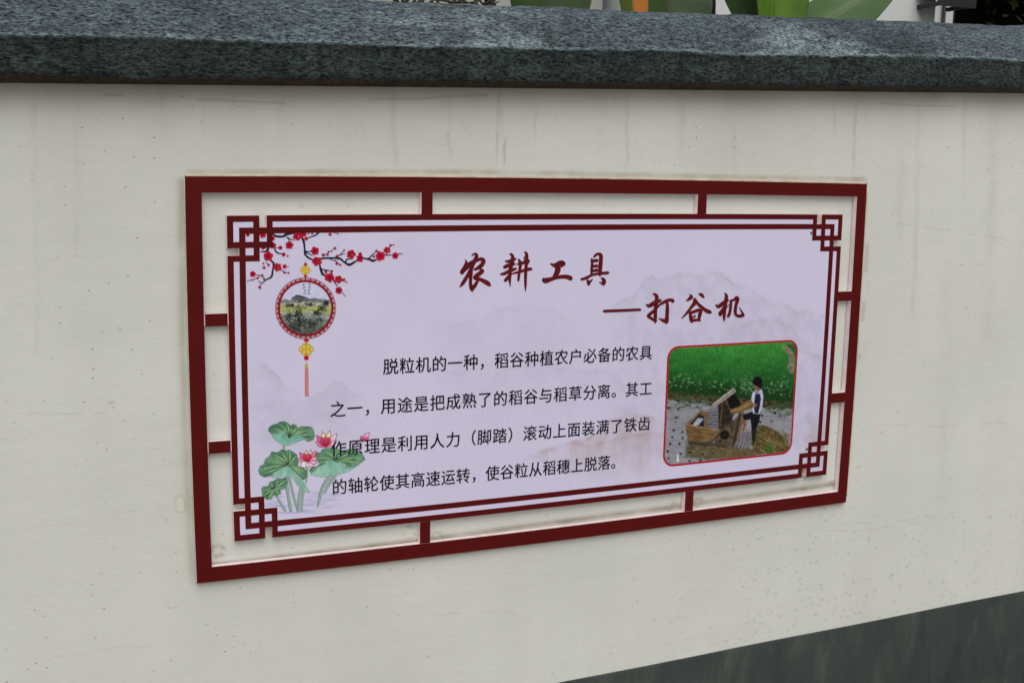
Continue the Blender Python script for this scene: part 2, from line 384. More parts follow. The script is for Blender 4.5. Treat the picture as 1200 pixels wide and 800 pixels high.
pale = (sstep(.54, .70, fbm(CX*4.2, cu*11, 121, 5))*(.35+.65*np.exp(-((cu-.20)/.05)**2)))[..., None]*tw      # worn powdery patches on the upper slope
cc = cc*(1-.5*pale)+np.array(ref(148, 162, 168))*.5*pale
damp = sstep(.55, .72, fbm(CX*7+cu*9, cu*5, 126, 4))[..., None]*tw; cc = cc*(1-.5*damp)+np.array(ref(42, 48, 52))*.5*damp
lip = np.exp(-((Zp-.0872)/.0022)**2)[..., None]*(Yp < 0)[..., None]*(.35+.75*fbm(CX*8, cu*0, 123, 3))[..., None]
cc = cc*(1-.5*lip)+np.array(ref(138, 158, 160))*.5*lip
under = np.exp(-((Zp-.077)/.0055)**2)[..., None]*(Yp < 0)[..., None]*sstep(.2, .7, fbm(CX*10, cu*0, 124, 4))[..., None]  # shadow line below the lip, put into the front colour
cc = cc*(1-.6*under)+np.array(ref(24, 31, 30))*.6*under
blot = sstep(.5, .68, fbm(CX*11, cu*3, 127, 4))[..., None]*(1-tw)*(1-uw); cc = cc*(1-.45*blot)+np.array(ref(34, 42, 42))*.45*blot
for jx, w_, k in [(95, 2.2, .65), (115, 2.0, .75), (334, 1.8, .6), (376, 2.6, .6), (462, 5, .4), (517, 3.5, .55), (545, 4, .4), (590, 3, .4), (827, 3, .35), (877, 3, .4), (929, 3, .6), (1099, 2, .5), (1198, 3, .5)]:  # seams and wet runs down the front
    xj = float(at(jx, 75, -.046)[0]); d = np.exp(-((CX-xj-.004*(vnoise(cu*30, cu*0+jx, 7)-.5))/(w_*.0021))**2)[..., None]*(1-tw)
    cc = cc*(1-d*k)+np.array(ref(20, 25, 24))*d*k
cc *= (.82+.36*fbm(CX*9, cu*12, 131, 4))[..., None]
ci = np.arange(CX.size).reshape(CX.shape)
CF = np.stack([ci[:-1, :-1], ci[:-1, 1:], ci[1:, 1:], ci[1:, :-1]], -1).reshape(-1, 4)
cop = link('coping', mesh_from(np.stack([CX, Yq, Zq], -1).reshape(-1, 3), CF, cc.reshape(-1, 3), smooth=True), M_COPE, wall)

# ------------------------------------------------------------------ the information board
BW = 2.004
sign = empty('information_board', tuple(board(BW/2, 1., .018)), 'maroon framed fretwork board with Chinese text, printed lotus and blossom, fixed to the white wall', 'sign')
def breaks(pts, step): 
    pts = sorted(set(np.round(pts, 5))); out = []
    for a, b_ in zip(pts, pts[1:]):
        n = max(1, int(math.ceil((b_-a)/step))); out += list(np.linspace(a, b_, n, endpoint=False))
    return np.array(out+[pts[-1]])
def cells(name, us, vs, inside, yf, yb, mats, parent, colf=None, jitter=0):
    """solid cut from a sheet: every cell of the grid us x vs for which inside(u, v) holds, from depth yf back to yb"""
    uc = (us[:-1]+us[1:])/2; vc = (vs[:-1]+vs[1:])/2
    UC, VC = np.meshgrid(uc, vc); M = inside(UC, VC)
    UU, VV_ = np.meshgrid(us, vs); nu, nv = len(us), len(vs)
    pxx, pyy = uv2px(UU, VV_)
    F = at(pxx, pyy, yf); Bk = F.copy(); Bk[..., 1] = yb
    idx = np.arange(nu*nv).reshape(nv, nu); off = nu*nv
    q = np.stack([idx[:-1, :-1], idx[1:, :-1], idx[1:, 1:], idx[:-1, 1:]], -1)[M]
    mid = [np.zeros(len(q), int)]; fs = [q]
    P = np.pad(M, 1)
    def side(nb, a, b_):                                       # cells whose neighbour is empty get an edge wall
        sel = M & ~nb; A = a[sel]; B_ = b_[sel]
        fs.append(np.stack([A, A+off, B_+off, B_], -1)); mid.append(np.ones(len(A), int))
    side(P[:-2, 1:-1], idx[:-1, 1:], idx[:-1, :-1]); side(P[2:, 1:-1], idx[1:, :-1], idx[1:, 1:])
    side(P[1:-1, :-2], idx[:-1, :-1], idx[1:, :-1]); side(P[1:-1, 2:], idx[1:, 1:], idx[:-1, 1:])
    fs = np.vstack(fs); mid = np.concatenate(mid)
    V = np.vstack([F.reshape(-1, 3), Bk.reshape(-1, 3)])
    C_ = None
    if colf is not None:
        c = colf(pxx.ravel(), pyy.ravel()); C_ = np.vstack([c, c])
    used = np.unique(fs); rm = np.full(len(V), -1); rm[used] = np.arange(len(used))
    return link(name, mesh_from(V[used], rm[fs], None if C_ is None else C_[used], mid), mats, parent)

# paper-white lilac ground of the print with faint ink-wash hills
def pip(px, py, pts):
    pts = np.asarray(pts, float); ins = np.zeros(px.shape, bool); x1, y1 = pts[-1]
    for x2, y2 in pts:
        if y1 != y2:
            c = ((y1 > py) != (y2 > py)) & (px < (x2-x1)*(py-y1)/(y2-y1)+x1); ins ^= c
        x1, y1 = x2, y2
    return ins
def washy(px, py, top, ybase, seed, rag=8):
    """soft ink-wash hill under a ragged top line, fading out downwards"""
    t = np.asarray(top, float); y0 = np.interp(px, t[:, 0], t[:, 1])+rag*(fbm(px*.07, py*0, seed, 4)-.5)*2
    e = sstep(t[0, 0]-4, t[0, 0]+34, px)*(1-sstep(t[-1, 0]-34, t[-1, 0]+4, px))
    d = py-y0; body = sstep(-1, 2.5, d)*(1-sstep(ybase-60, ybase, py))
    edge = np.exp(-((d-2)/3.)**2)
    tex = fbm(px*.11, py*.08, seed+5, 5); tex = np.clip((tex-.5)*2.2+.5, 0, 1.2)
    return e*body*(.25+1.1*tex), e*edge*(.1+1.3*tex)
def print_ground(px, py):
    c = np.empty(px.shape+(3,)); c[:] = np.array([177, 172, 194.])
    c += (fbm(px*.02, py*.02, 201, 3)[..., None]-.5)*5
    g1 = [((703, 372), (712, 360), (745, 345), (757, 328), (800, 317), (835, 317), (862, 328), (878, 340), (905, 352), (935, 362), (965, 368), (986, 372)), ((840, 392), (860, 378), (890, 374), (925, 380), (940, 400), (955, 412), (985, 415)),
          ((285, 428), (297, 426), (312, 430), (326, 438), (333, 450), (345, 452), (358, 470), (372, 460), (388, 453), (402, 448), (412, 456), (430, 470)),
          ((500, 382), (530, 372), (560, 376), (590, 358), (640, 360), (670, 372), (705, 380)), ((505, 446), (530, 436), (552, 428), (575, 438), (600, 430), (660, 425), (730, 440)), ((936, 470), (948, 455), (958, 470), (986, 480))]
    for i, tp in enumerate(g1):
        b_, e = washy(px, py, tp, [560, 560, 560, 470, 520, 560][i], 210+i*9)
        k = [14, 8, 12, 6, 6, 12][i]
        c -= (b_*k*.54+e*k*.46)[..., None]*np.array([1., .96, 1.02])
    for i, tp in enumerate([((612, 534), (650, 523), (690, 510), (715, 490), (735, 483), (760, 486), (782, 492)), ((655, 520), (700, 518), (740, 508), (775, 505), (790, 508)), ((930, 500), (945, 488), (965, 483), (985, 474)), ((930, 515), (950, 508), (985, 500))]):
        b_, e = washy(px, py, tp, [575, 575, 570, 575][i], 260+i*7, 3)
        a = np.clip(b_*.38+e*.28, 0, 1)[..., None]; c = c*(1-a)+a*np.array([150, 136, 140])
    sc = (fbm(px*.25, py*.02, 281, 2)-.5)*1.6                  # faint vertical printing bands
    c += sc[..., None]
    return np.clip(lin(c)*KREF, 0, .9)

NL, NT = .0974, .0930; NR, NB = BW-.0880, .9003
K1, K2, K3, K4 = .0148, (.0287, .0436), (.0631, .0777), (.0956, .1100)      # fret spacing measured from the corner
def notch(u, v):
    a = np.minimum(u-NL, NR-u); b_ = np.minimum(v-NT, NB-v)
    return ((a > K3[1]) & (a < K4[0]) & (b_ < K2[0])) | ((b_ > K3[1]) & (b_ < K4[0]) & (a < K2[0]))
def inpanel(u, v): return (u > NL) & (u < NR) & (v > NT) & (v < NB) & ~notch(u, v)
def sym(a0, a1, ks): return [a0, a1]+[a0+k for k in ks]+[a1-k for k in ks]
ks = [K1, *K2, *K3, *K4]
us = breaks(sym(NL, NR, ks), .0028); vs = breaks(sym(NT, NB, ks), .0028)
panel = cells('printed_panel', us, vs, inpanel, 0., .0165, [M_PRINT, M_EDGE], sign, print_ground)
panel['label'] = 'pale lilac printed panel with faint ink wash hills'

# maroon fret lines, applied film 0.7 mm thick
def infret(u, v):
    a = np.minimum(u-NL, NR-u); b_ = np.minimum(v-NT, NB-v); e = 1e-6
    def one(a, b_):
        r = np.zeros(a.shape, bool)
        r |= (a > K2[0]) & (a < K2[1]) & (b_ > K2[0])                        # inner rectangle
        r |= (a > 0) & (a < K1) & ((b_ > K4[0]) | (b_ < K3[1])) & (b_ > 0)   # outer line and the corner square
        r |= (a > K3[0]) & (a < K3[1]) & (b_ > 0) & (b_ < K4[1])
        r |= (a > 0) & (a < K3[1]) & (b_ > K4[0]) & (b_ < K4[1])
        r |= (a > K4[0]) & (a < K4[1]) & (b_ > 0) & (b_ < K3[1])
        return r
    return (one(a, b_) | one(b_, a)) & ~notch(u, v)
cells('fret_border', breaks(sym(NL, NR, ks), .06), breaks(sym(NT, NB, ks), .06), infret, -.0007, .0002, [M_RED, M_RED], panel)

FWD = .0388
fu = breaks([0, FWD, BW-FWD*.93, BW], .06); fv = breaks([0, FWD*.98, 1-FWD, 1], .06)
cells('outer_frame', fu, fv, lambda u, v: (u < FWD) | (u > BW-FWD*.93) | (v < FWD*.98) | (v > 1-FWD), 0., .0165, [M_RED, M_EDGE], sign)
gap = .0004
for (u0, u1, v0, v1) in [(.5856, .6150, FWD*.98, NT), (1.3995, 1.4290, FWD*.98, NT), (.5856, .6146, NB, 1-FWD), (1.4012, 1.4297, NB, 1-FWD),
                         (NR, BW-FWD*.93, .3262, .3553), (NR, BW-FWD*.93, .6413, .6724)]:
    cells('connector', breaks([u0, u1], .1), breaks([v0+gap*(v1-v0 > .045), v1-gap*(v1-v0 > .045)], .1), lambda u, v: u > -1, 0.0001, .0164, [M_RED, M_EDGE], sign)
for (v0, v1) in [(.3266, .3570), (.6403, .6705)]:              # the two left ones are loose pieces with open pale joints
    c_ = cells('connector', breaks([FWD+.0022, NL-.0022], .1), breaks([v0, v1], .1), lambda u, v: u > -1, 0.0016, .0150, [M_RED, M_EDGE], sign)
    c_['label'] = 'loose maroon connector with pale open joints'
    cells('joint_filler', breaks([FWD+.0002, NL-.0002], .1), breaks([v0+.002, v1-.002], .1), lambda u, v: u > -1, 0.0030, .0145, [M_EDGE, M_EDGE], c_)
# beige sealant squeezed out round the outside
o = MB(); pts = []; rad = []
for u in np.linspace(-.001, BW+.001, 150):
    p = board(u, -.0022, .006); pts.append(p+np.array([0, 0, .0008*(vnoise(u*20, 0, 3)-.5)])); rad.append(float(.0016+.0016*vnoise(u*14, 1., 5)))
o.tube(pts, rad, 8); pts = []; rad = []
for v in np.linspace(0, 1, 90):
    p = board(-.0012, v, .0125); pts.append(p); rad.append(float(.0006+.0012*vnoise(v*16, 2., 6)))
o.tube(pts, rad, 8); pts = []; rad = []
for v in np.linspace(.02, .98, 90):
    p = board(BW+.0005, v, .013); pts.append(p); rad.append(float(.001+.002*vnoise(v*12, 4., 8)))
o.tube(pts, rad, 8); pts = []; rad = []
for u in np.linspace(.005, BW-.005, 120):
    p = board(u, 1.0008, .012); pts.append(p); rad.append(float(.001+.0012*vnoise(u*12, 4., 9)))
o.tube(pts, rad, 8)
o.build('sealant_bead', M_SEAL, sign)
# small screws left beside the right-hand corners
for (sx, sy) in [(951, 273), (945.5, 526)]:
    p = at(sx, sy, -.0008); o = MB(); o.tube([p+np.array([0, .0012, 0]), p, p-np.array([0, .0012, 0])], [.0042, .0042, .0026], 12)
    o.build('screw', simple('dull screw', ref(96, 88, 92), .4, .2, 90, 0), sign)

# ------------------------------------------------------------------ the print: painted at photograph scale on the board's plane
class Canvas:
    def __init__(s, x0, y0, x1, y1, sc):
        s.x0, s.y0, s.sc = x0, y0, sc
        s.w = int((x1-x0)*sc)+1; s.h = int((y1-y0)*sc)+1
        s.PX, s.PY = np.meshgrid(x0+np.arange(s.w)/sc, y0+np.arange(s.h)/sc)
        s.rgb = print_ground(s.PX, s.PY); s.a = np.zeros((s.h, s.w))
    def win(s, xa, ya, xb, yb):
        i0 = max(0, int((xa-s.x0)*s.sc)-1); i1 = min(s.w, int((xb-s.x0)*s.sc)+3); j0 = max(0, int((ya-s.y0)*s.sc)-1); j1 = min(s.h, int((yb-s.y0)*s.sc)+3)
        return (slice(j0, max(j0, j1)), slice(i0, max(i0, i1)))
    def put(s, sl, mask, col, op=1.):
        if mask.size == 0: return
        if callable(col): c = col(s.PX[sl], s.PY[sl])
        else: c = np.array(col, float)
        c = np.clip(lin(c)*KREF, 0, .9)
        m_ = np.clip(mask, 0, 1)*op
        s.rgb[sl] = s.rgb[sl]*(1-m_[..., None])+c*m_[..., None]; s.a[sl] = np.maximum(s.a[sl], m_)
    def poly(s, pts, col, op=1., soft=0, rag=0, seed=0):
        pts = np.asarray(pts, float); q = soft+rag+.6
        sl = s.win(pts[:, 0].min()-q, pts[:, 1].min()-q, pts[:, 0].max()+q, pts[:, 1].max()+q)
        x, y = s.PX[sl], s.PY[sl]; dx = dy = 0
        if rag: dx = rag*2*(fbm(x*.5, y*.5, 300+seed, 3)-.5); dy = rag*2*(fbm(x*.5, y*.5, 330+seed, 3)-.5)
        if soft:
            mk = 0; r = [(-.5, -.5), (.5, -.5), (0, 0), (-.5, .5), (.5, .5)]
            for (a, b_) in r: mk = mk+pip(x+dx+a*soft, y+dy+b_*soft, pts)/len(r)
        else: mk = pip(x+dx, y+dy, pts)*1.
        s.put(sl, mk, col, op)
    def ell(s, cx, cy, rx, ry, col, op=1., ang=0, soft=.25):
        r = max(rx, ry)+1; sl = s.win(cx-r, cy-r, cx+r, cy+r); x, y = s.PX[sl]-cx, s.PY[sl]-cy
        c, n = math.cos(ang), math.sin(ang); X_, Y_ = x*c+y*n, -x*n+y*c
        d = np.hypot(X_/rx, Y_/ry); s.put(sl, 1-sstep(1-soft/min(rx, ry), 1+soft/min(rx, ry), d), col, op)
    def stroke(s, pts, col, op=1., soft=.25, smooth=True):
        P = catmull(pts, 7) if smooth else np.asarray(pts, float)
        r = P[:, 2].max()/2+1; sl = s.win(P[:, 0].min()-r, P[:, 1].min()-r, P[:, 0].max()+r, P[:, 1].max()+r)
        x, y = s.PX[sl], s.PY[sl]; best = np.full(x.shape, 9.)
        for p, q in zip(P, P[1:]):
            L2 = max(1e-9, (q[0]-p[0])**2+(q[1]-p[1])**2); t = np.clip(((x-p[0])*(q[0]-p[0])+(y-p[1])*(q[1]-p[1]))/L2, 0, 1)
            best = np.minimum(best, np.hypot(x-p[0]-t*(q[0]-p[0]), y-p[1]-t*(q[1]-p[1]))-np.maximum(.08, (p[2]+t*(q[2]-p[2]))/2))
        s.put(sl, 1-sstep(-soft, soft, best), col, op)
    def photographic(s, amp, grain, sat, gam, gain, seed):
        """soft uneven edges and printing grain, as an enlarged snapshot has them"""
        dx = (fbm(s.PX*.9, s.PY*.9, seed, 3)-.5)*2*amp*s.sc; dy = (fbm(s.PX*.9, s.PY*.9, seed+9, 3)-.5)*2*amp*s.sc
        jj, ii_ = np.mgrid[0:s.h, 0:s.w]
        i1 = np.clip(np.rint(ii_+dx), 0, s.w-1).astype(int); j1 = np.clip(np.rint(jj+dy), 0, s.h-1).astype(int)
        r = s.rgb[j1, i1]
        for _ in range(2): r = (r+np.roll(r, 1, 0)+np.roll(r, 1, 1)+np.roll(r, -1, 0)+np.roll(r, -1, 1))/5
        l = r.mean(-1, keepdims=True); r = l+(r-l)*sat
        n = (fbm(s.PX*.75, s.PY*.75, seed+20, 3)-.5)*2.6*grain+(fbm(s.PX*.2, s.PY*.25, seed+23, 3)-.5)*1.2*grain
        s.rgb = np.clip(gain*(np.clip(r, .002, 1)**gam)*np.exp(n)[..., None], .004, .9)
    def build(s, name, parent, Y, thr=.03, mat=None):
        keep = s.a > thr; cell = keep[:-1, :-1] | keep[1:, :-1] | keep[:-1, 1:] | keep[1:, 1:]
        idx = np.arange(s.w*s.h).reshape(s.h, s.w)
        q = np.stack([idx[:-1, :-1], idx[1:, :-1], idx[1:, 1:], idx[:-1, 1:]], -1)[cell]
        used = np.unique(q); rm = np.full(s.w*s.h, -1); rm[used] = np.arange(len(used))
        V = at(s.PX.ravel()[used], s.PY.ravel()[used], Y)
        return link(name, mesh_from(V, rm[q], s.rgb.reshape(-1, 3)[used]), mat or M_PRINT, parent)
def zoomed(ox, oy, k, pts): return [(ox+p[0]/k, oy+p[1]/k)+tuple(x/k for x in p[2:]) for p in pts]

# --- brush title, two lines
RED_T = (78, 14, 18)
T1 = [[(275,178,8),(305,152,20),(335,158,32),(342,190,38),(318,240,46),(285,310,42),(250,395,42),(200,480,40),(150,560,38),(108,614,10)], [(186,232,8),(196,280,30),(160,370,44),(138,410,44)],
      [(138,400,44),(170,365,56),(225,310,56),(300,262,44),(375,228,36),(425,230,44),(440,262,42),(405,315,46),(345,358,34),(305,370,16)],
      [(262,400,44),(258,480,38),(257,570,34),(270,630,44),(284,682,6)], [(276,645,42),(318,595,40),(350,545,30),(375,505,14)],
      [(400,370,24),(422,392,44),(385,425,46),(330,470,50),(330,492,46),(390,508,38),(450,535,46),(505,568,48),(536,600,10)],
      [(818,150,20),(838,165,30),(850,195,36),(842,260,44),(822,340,44),(812,420,38),(808,520,28),(816,605,6)], [(748,250,12),(785,258,30),(840,238,36),(884,222,24)],
      [(738,335,36),(790,312,40),(862,292,36)], [(690,436,24),(735,426,34),(815,388,38),(895,358,22)], [(830,430,20),(780,485,38),(748,522,34)], [(828,438,14),(880,415,16)],
      [(906,294,10),(950,290,28),(1015,270,34),(1072,246,30)], [(928,222,8),(950,256,32),(962,290,30)], [(870,422,14),(930,408,30),(1010,382,32),(1095,362,34),(1116,372,12)],
      [(955,280,32),(955,330,32),(942,420,28),(932,495,28),(928,536,10)], [(1026,126,20),(1046,160,34),(1046,240,34),(1036,350,34),(1030,480,32),(1030,600,24),(1028,672,5)], [(1016,185,8),(1012,235,12)], [(1075,250,26),(1060,290,14)]]
T2 = [[(243,290,12),(300,312,42),(350,290,52),(395,275,54),(428,290,40),(395,325,20),(370,345,10)], [(335,320,62),(345,370,62),(325,425,56),(295,470,40)], [(140,500,20),(168,525,60),(250,505,44),(340,478,40),(450,470,44),(515,488,52),(530,508,24)],
      [(850,195,14),(880,165,28),(920,152,30),(950,175,40),(948,260,44),(940,360,44),(936,430,38),(934,455,14)], [(820,225,20),(826,300,28),(820,380,28),(820,432,20)], [(832,252,36),(895,242,34)], [(834,325,26),(890,320,36)], [(834,388,30),(892,380,34)],
      [(680,507,26),(740,490,32),(830,445,26),(940,426,30),(1045,416,34)], [(832,508,8),(795,545,26),(780,592,10)], [(762,518,18),(776,560,36),(780,588,14)], [(958,488,14),(990,515,38),(992,555,42),(985,592,10)], [(930,548,8),(975,568,30)]]
T3 = [[(100,355,32),(350,345,30),(598,334,28)], [(790,112,16),(818,125,32),(836,160,40),(826,260,42),(816,360,38),(816,450,36),(815,528,6)], [(818,492,34),(765,460,30),(718,425,34),(742,395,34),(800,345,32),(858,285,20),(895,245,22)],
      [(688,262,12),(730,280,38),(800,240,48),(884,204,30)], [(890,255,26),(950,222,36),(1010,198,34),(1055,205,40),(1064,222,26)], [(985,240,26),(985,320,38),(980,420,38),(975,490,46),(968,532,6)], [(866,460,8),(920,482,34),(968,500,46)]]
T4 = [[(222,124,10),(242,152,38),(216,182,34),(172,212,10)], [(350,112,12),(385,126,36),(412,156,22)], [(290,190,34),(288,240,46),(240,300,30),(180,380,26),(108,454,8)], [(305,210,30),(345,262,34),(405,312,36),(460,352,44),(500,366,40),(516,378,10)],
      [(218,350,20),(230,420,36),(245,480,42),(248,512,14)], [(225,380,28),(300,355,34),(350,338,34),(382,352,30)], [(375,352,36),(357,420,38),(345,485,22)], [(245,492,28),(300,480,32),(362,482,22)], [(265,440,8),(285,428,26)],
      [(714,104,12),(735,140,34),(726,220,40),(710,300,42),(705,400,36),(702,460,24),(705,496,6)], [(588,268,12),(625,290,38),(690,242,42),(752,204,28)], [(720,300,38),(682,340,38),(650,390,44),(648,416,18)], [(718,322,14),(768,268,8)],
      [(800,208,28),(795,280,30),(785,360,30),(765,420,30),(748,436,8)], [(800,206,22),(840,196,28),(880,170,38)], [(880,168,42),(893,190,38),(870,270,34),(860,350,34),(868,400,32),(905,424,34),(950,418,38),(974,408,26),(950,360,18),(918,304,6)]]
for nm, groups in (('title_lettering', [(530, 285, T1), (625, 285, T2)]), ('subtitle_lettering', [(700, 335, T3), (790, 335, T4)])):
    cv = Canvas(*((532, 288, 722, 348) if nm[0] == 't' else (704, 338, 880, 384)), 4.5)
    for ox, oy, st in groups:
        for s_ in st:
            cv.stroke([(a_, b_, w_*1.22+.45) for a_, b_, w_ in zoomed(ox, oy, 12, s_)], lambda x, y: np.array(RED_T)+((fbm(x*.4, y*.4, 401, 2)-.5)*26)[..., None]*np.array([1, .3, .3]), soft=.18)
    cv.build(nm, panel, -.0005, thr=.25)

# --- body text, one part per line
LINES = [('脱粒机的一种，稻谷种植农户必备的农具', .5060, .04373, .4792, .0020), ('之一，用途是把成熟了的稻谷与稻草分离。其工', .3668, .04435, .5815, .0025), ('作原理是利用人力（脚踏）滚动上面装满了铁齿', .3680, .04424, .6838, .0015), ('的轴轮使其高速运转，使谷粒从稻穗上脱落。', .3692, .04219, .7840, .0050)]
dg = bpy.context.evaluated_depsgraph_get()
GL = {}
def glyph(ch):
    if ch not in GL:
        cu_ = bpy.data.curves.new('glyph', 'FONT'); cu_.body = ch; cu_.size = 1; cu_.resolution_u = 3
        ob = bpy.data.objects.new('glyph', cu_); COL.objects.link(ob)
        d_ = bpy.context.evaluated_depsgraph_get(); ev = ob.evaluated_get(d_); me = ev.to_mesh()
        vs_ = [tuple(v.co) for v in me.vertices]; fs_ = [tuple(p.vertices) for p in me.polygons]
        ev.to_mesh_clear(); bpy.data.objects.remove(ob); bpy.data.curves.remove(cu_); GL[ch] = (vs_, fs_)
    return GL[ch]
hh = [v[1] for v in glyph('国')[0]]; ww = [v[0] for v in glyph('国')[0]]
print('GLYPH', min(ww), max(ww), min(hh), max(hh))
gx, gy, gs = (min(ww)+max(ww))/2, (min(hh)+max(hh))/2, max(hh)-min(hh)
EM = .0385
for body, ustart, pitch, vc, fall in LINES:
    V, Fc = [], []
    for i, ch in enumerate(body):
        vs_, fs_ = glyph(ch); u0 = ustart+i*pitch
        for (du, dv, dd) in ((0, 0, 0), (.00042, .0002, .00003), (-.00042, -.0002, .00006)):      # heavier stroke weight than the plain face
            b0 = len(V)
            for (x, y, z) in vs_: V.append((u0+du+(x-gx)/gs*EM*(.97 if pitch > .043 else .94), vc+dv+fall*(u0-.35)/.9-(y-gy)/gs*EM, dd))
            Fc += [tuple(b0+k for k in f) for f in fs_]
    V = np.array(V); P = board(V[:, 0], V[:, 1], -.0009); P[:, 1] -= V[:, 2]
    me = bpy.data.meshes.new('t'); me.from_pydata([tuple(p) for p in P], [], Fc); me.update()
    link('text_line', me, M_INK, panel)

# --- plum blossom branch
cv = Canvas(287, 263, 472, 348, 3.2)
def zs2(p): return zoomed(285, 260, 9.41, p)
def zs3(p): return zoomed(375, 260, 8.89, p)
BR = (18, 18, 28)
for p in [[(325,130,14),(365,158,20),(440,160,20),(480,135,26),(560,120,24),(640,120,10)], [(330,120,10),(420,110,10)], [(485,170,14),(520,190,10),(570,203,6)], [(500,180,8),(505,215,6)], [(645,165,20),(668,220,20),(678,300,16),(682,350,20),(705,385,18),(770,420,14),(800,430,12)], [(683,325,14),(745,330,8)], [(690,335,10),(760,370,8)],
          [(840,110,16),(800,145,14),(720,175,10)], [(300,215,16),(275,290,22),(255,325,18),(190,328,8)], [(310,250,14),(340,290,12),(375,340,14),(440,352,6)], [(335,285,8),(400,290,6)], [(310,430,16),(335,460,18),(325,540,16),(310,605,18),(250,640,12),(185,700,6)],
          [(240,630,8),(200,595,8),(140,585,6)], [(45,650,5),(110,635,7),(185,605,5)], [(410,520,8),(460,555,6),(500,560,5)], [(440,495,6),(505,492,4)], [(250,440,6),(280,480,6)], [(840,465,12),(860,530,18),(880,580,18),(920,590,10)], [(860,520,10),(940,540,6)], [(800,410,14),(870,405,16),(940,395,10)], [(170,655,5),(215,670,5)]]:
    cv.stroke([(a_, b_, w_*1.2+.15) for a_, b_, w_ in zs2(p)], BR, soft=.3)
for p in [[(-20,385,16),(60,378,16),(150,376,14),(210,385,16),(260,425,16),(310,445,22),(380,405,14),(410,390,10)], [(160,370,12),(210,340,8),(250,300,6)], [(210,340,6),(262,332,4)], [(260,425,14),(285,390,12),(340,385,6)], [(100,385,8),(160,405,8),(200,440,5)], [(440,378,12),(505,388,18),(555,405,20),(600,385,8)], [(505,385,14),(545,345,10),(590,305,6)],
          [(670,346,12),(760,346,6)], [(700,300,8),(735,250,6),(768,238,4)], [(815,332,8),(872,332,5)], [(150,375,10),(190,380,20),(225,385,10)], [(0,480,14),(25,545,16),(70,555,10)], [(10,490,8),(120,510,5)], [(140,610,12),(180,668,8)], [(230,735,6),(268,778,4)], [(210,605,6),(280,628,4)], [(30,350,5),(90,320,5),(155,272,5)], [(130,105,6),(190,123,5)]]:
    cv.stroke([(a_, b_, w_*1.2+.15) for a_, b_, w_ in zs3(p)], BR, soft=.3)
def blossom(cx, cy, r, seed, k=1.):
    q = random.Random(seed); a0 = q.uniform(0, 6.28)
    for i in range(5):
        a = a0+i*2*math.pi/5; c = (q.randint(142, 172)*k, q.randint(8, 22), q.randint(34, 52))
        cv.ell(cx+math.cos(a)*r*.55, cy+math.sin(a)*r*.55, r*q.uniform(.5, .62), r*q.uniform(.46, .6), c, ang=a)
        cv.stroke([(cx+math.cos(a+.6)*r*.3, cy+math.sin(a+.6)*r*.3, r*.09), (cx+math.cos(a+.6)*r*.85, cy+math.sin(a+.6)*r*.85, r*.05)], (112, 10, 34), .7, smooth=False)
    cv.ell(cx, cy, r*.42, r*.38, (110, 8, 26), .8)
    for i in range(6): a = q.uniform(0, 6.28); cv.stroke([(cx, cy, .35), (cx+math.cos(a)*r*.45, cy+math.sin(a)*r*.45, .5)], (66, 6, 18), .9, smooth=False)
    if seed % 3 == 0: cv.ell(cx+.15*r, cy+.1*r, r*.12, r*.12, (196, 150, 60))
i = 0
for conv, k, L in ((zs2, 9.41, [(600,155,58),(665,130,40),(510,258,48),(222,270,42),(330,262,40),(275,380,60),(378,500,52),(105,575,38),(790,322,52),(810,435,56),(215,140,44),(50,140,26),(695,185,26),(410,285,26),(445,360,26),(458,492,28),(935,615,44),(325,180,30)]),
                   (zs3, 8.89, [(325,338,52),(418,380,44),(628,355,56),(700,295,42),(784,352,38),(100,580,56),(192,600,46),(196,712,42),(418,335,22),(-5,420,30)])):
    for (x, y, r) in L:
        i += 1; q_ = conv([(x, y)])[0]; blossom(q_[0], q_[1], r/k*.85, 500+i, .95)
for conv, k, L in ((zs2, 9.41, [(222,460,12),(280,475,16),(230,505,18),(210,588,15),(158,620,15),(228,632,12),(102,642,10),(182,665,9),(182,722,18),(455,558,16),(500,562,12),(490,375,12),(760,130,12),(720,130,10),(900,112,10),(882,365,18),(930,360,16),(910,552,18),(405,300,10)]),
                   (zs3, 8.89, [(155,275,16),(88,310,11),(36,348,18),(78,343,13),(120,306,9),(180,355,15),(252,294,11),(220,342,9),(160,405,10),(175,435,16),(210,448,13),(590,305,16),(560,362,14),(735,246,15),(768,238,9),(122,515,16),(60,525,15),(248,603,17),(277,628,10),(105,130,18),(186,123,9),(140,105,12),(50,105,10)])):
    for (x, y, r) in L:
        q_ = conv([(x, y)])[0]; cv.ell(q_[0], q_[1], r/k, r/k*.95, (122, 22, 48)); cv.ell(q_[0]-.2, q_[1]-.3, r/k*.5, r/k*.45, (150, 30, 56), .7)
cv.build('plum_blossom_print', panel, -.0004)

# --- hanging medallion with a small landscape
cv = Canvas(320, 300, 396, 468, 3.4)
MC = (358.1, 361.2)
dx, dy = (cv.PX-MC[0])/35.7, (cv.PY-MC[1])/36.2; rr = np.hypot(dx, dy); th = np.arctan2(dy, dx)
full = (slice(0, cv.h), slice(0, cv.w))
cv.put(full, (rr < 1)*1., (206, 196, 206))
redring = (rr < .912)*1.; cv.put(full, redring, (118, 12, 26))
ph = (th/(2*math.pi)*36) % 1; rq = (rr-.912)/.088                # fret key round the rim
key = ~(((rq > .62) & (rq < .84) & (ph < .74)) | ((ph > .64) & (ph < .78) & (rq < .84) & (rq > .1)) | ((rq > .06) & (rq < .32) & (ph > .12) & (ph < .7)))
cv.put(full, (key & (rr < 1) & (rr > .905))*1., (100, 12, 26))
inn = rr < .842
x, y = cv.PX, cv.PY
def scn(mask, col, op=1.): cv.put(full, (mask & inn)*1., col, op)
scn(rr < 2, (176, 176, 196))
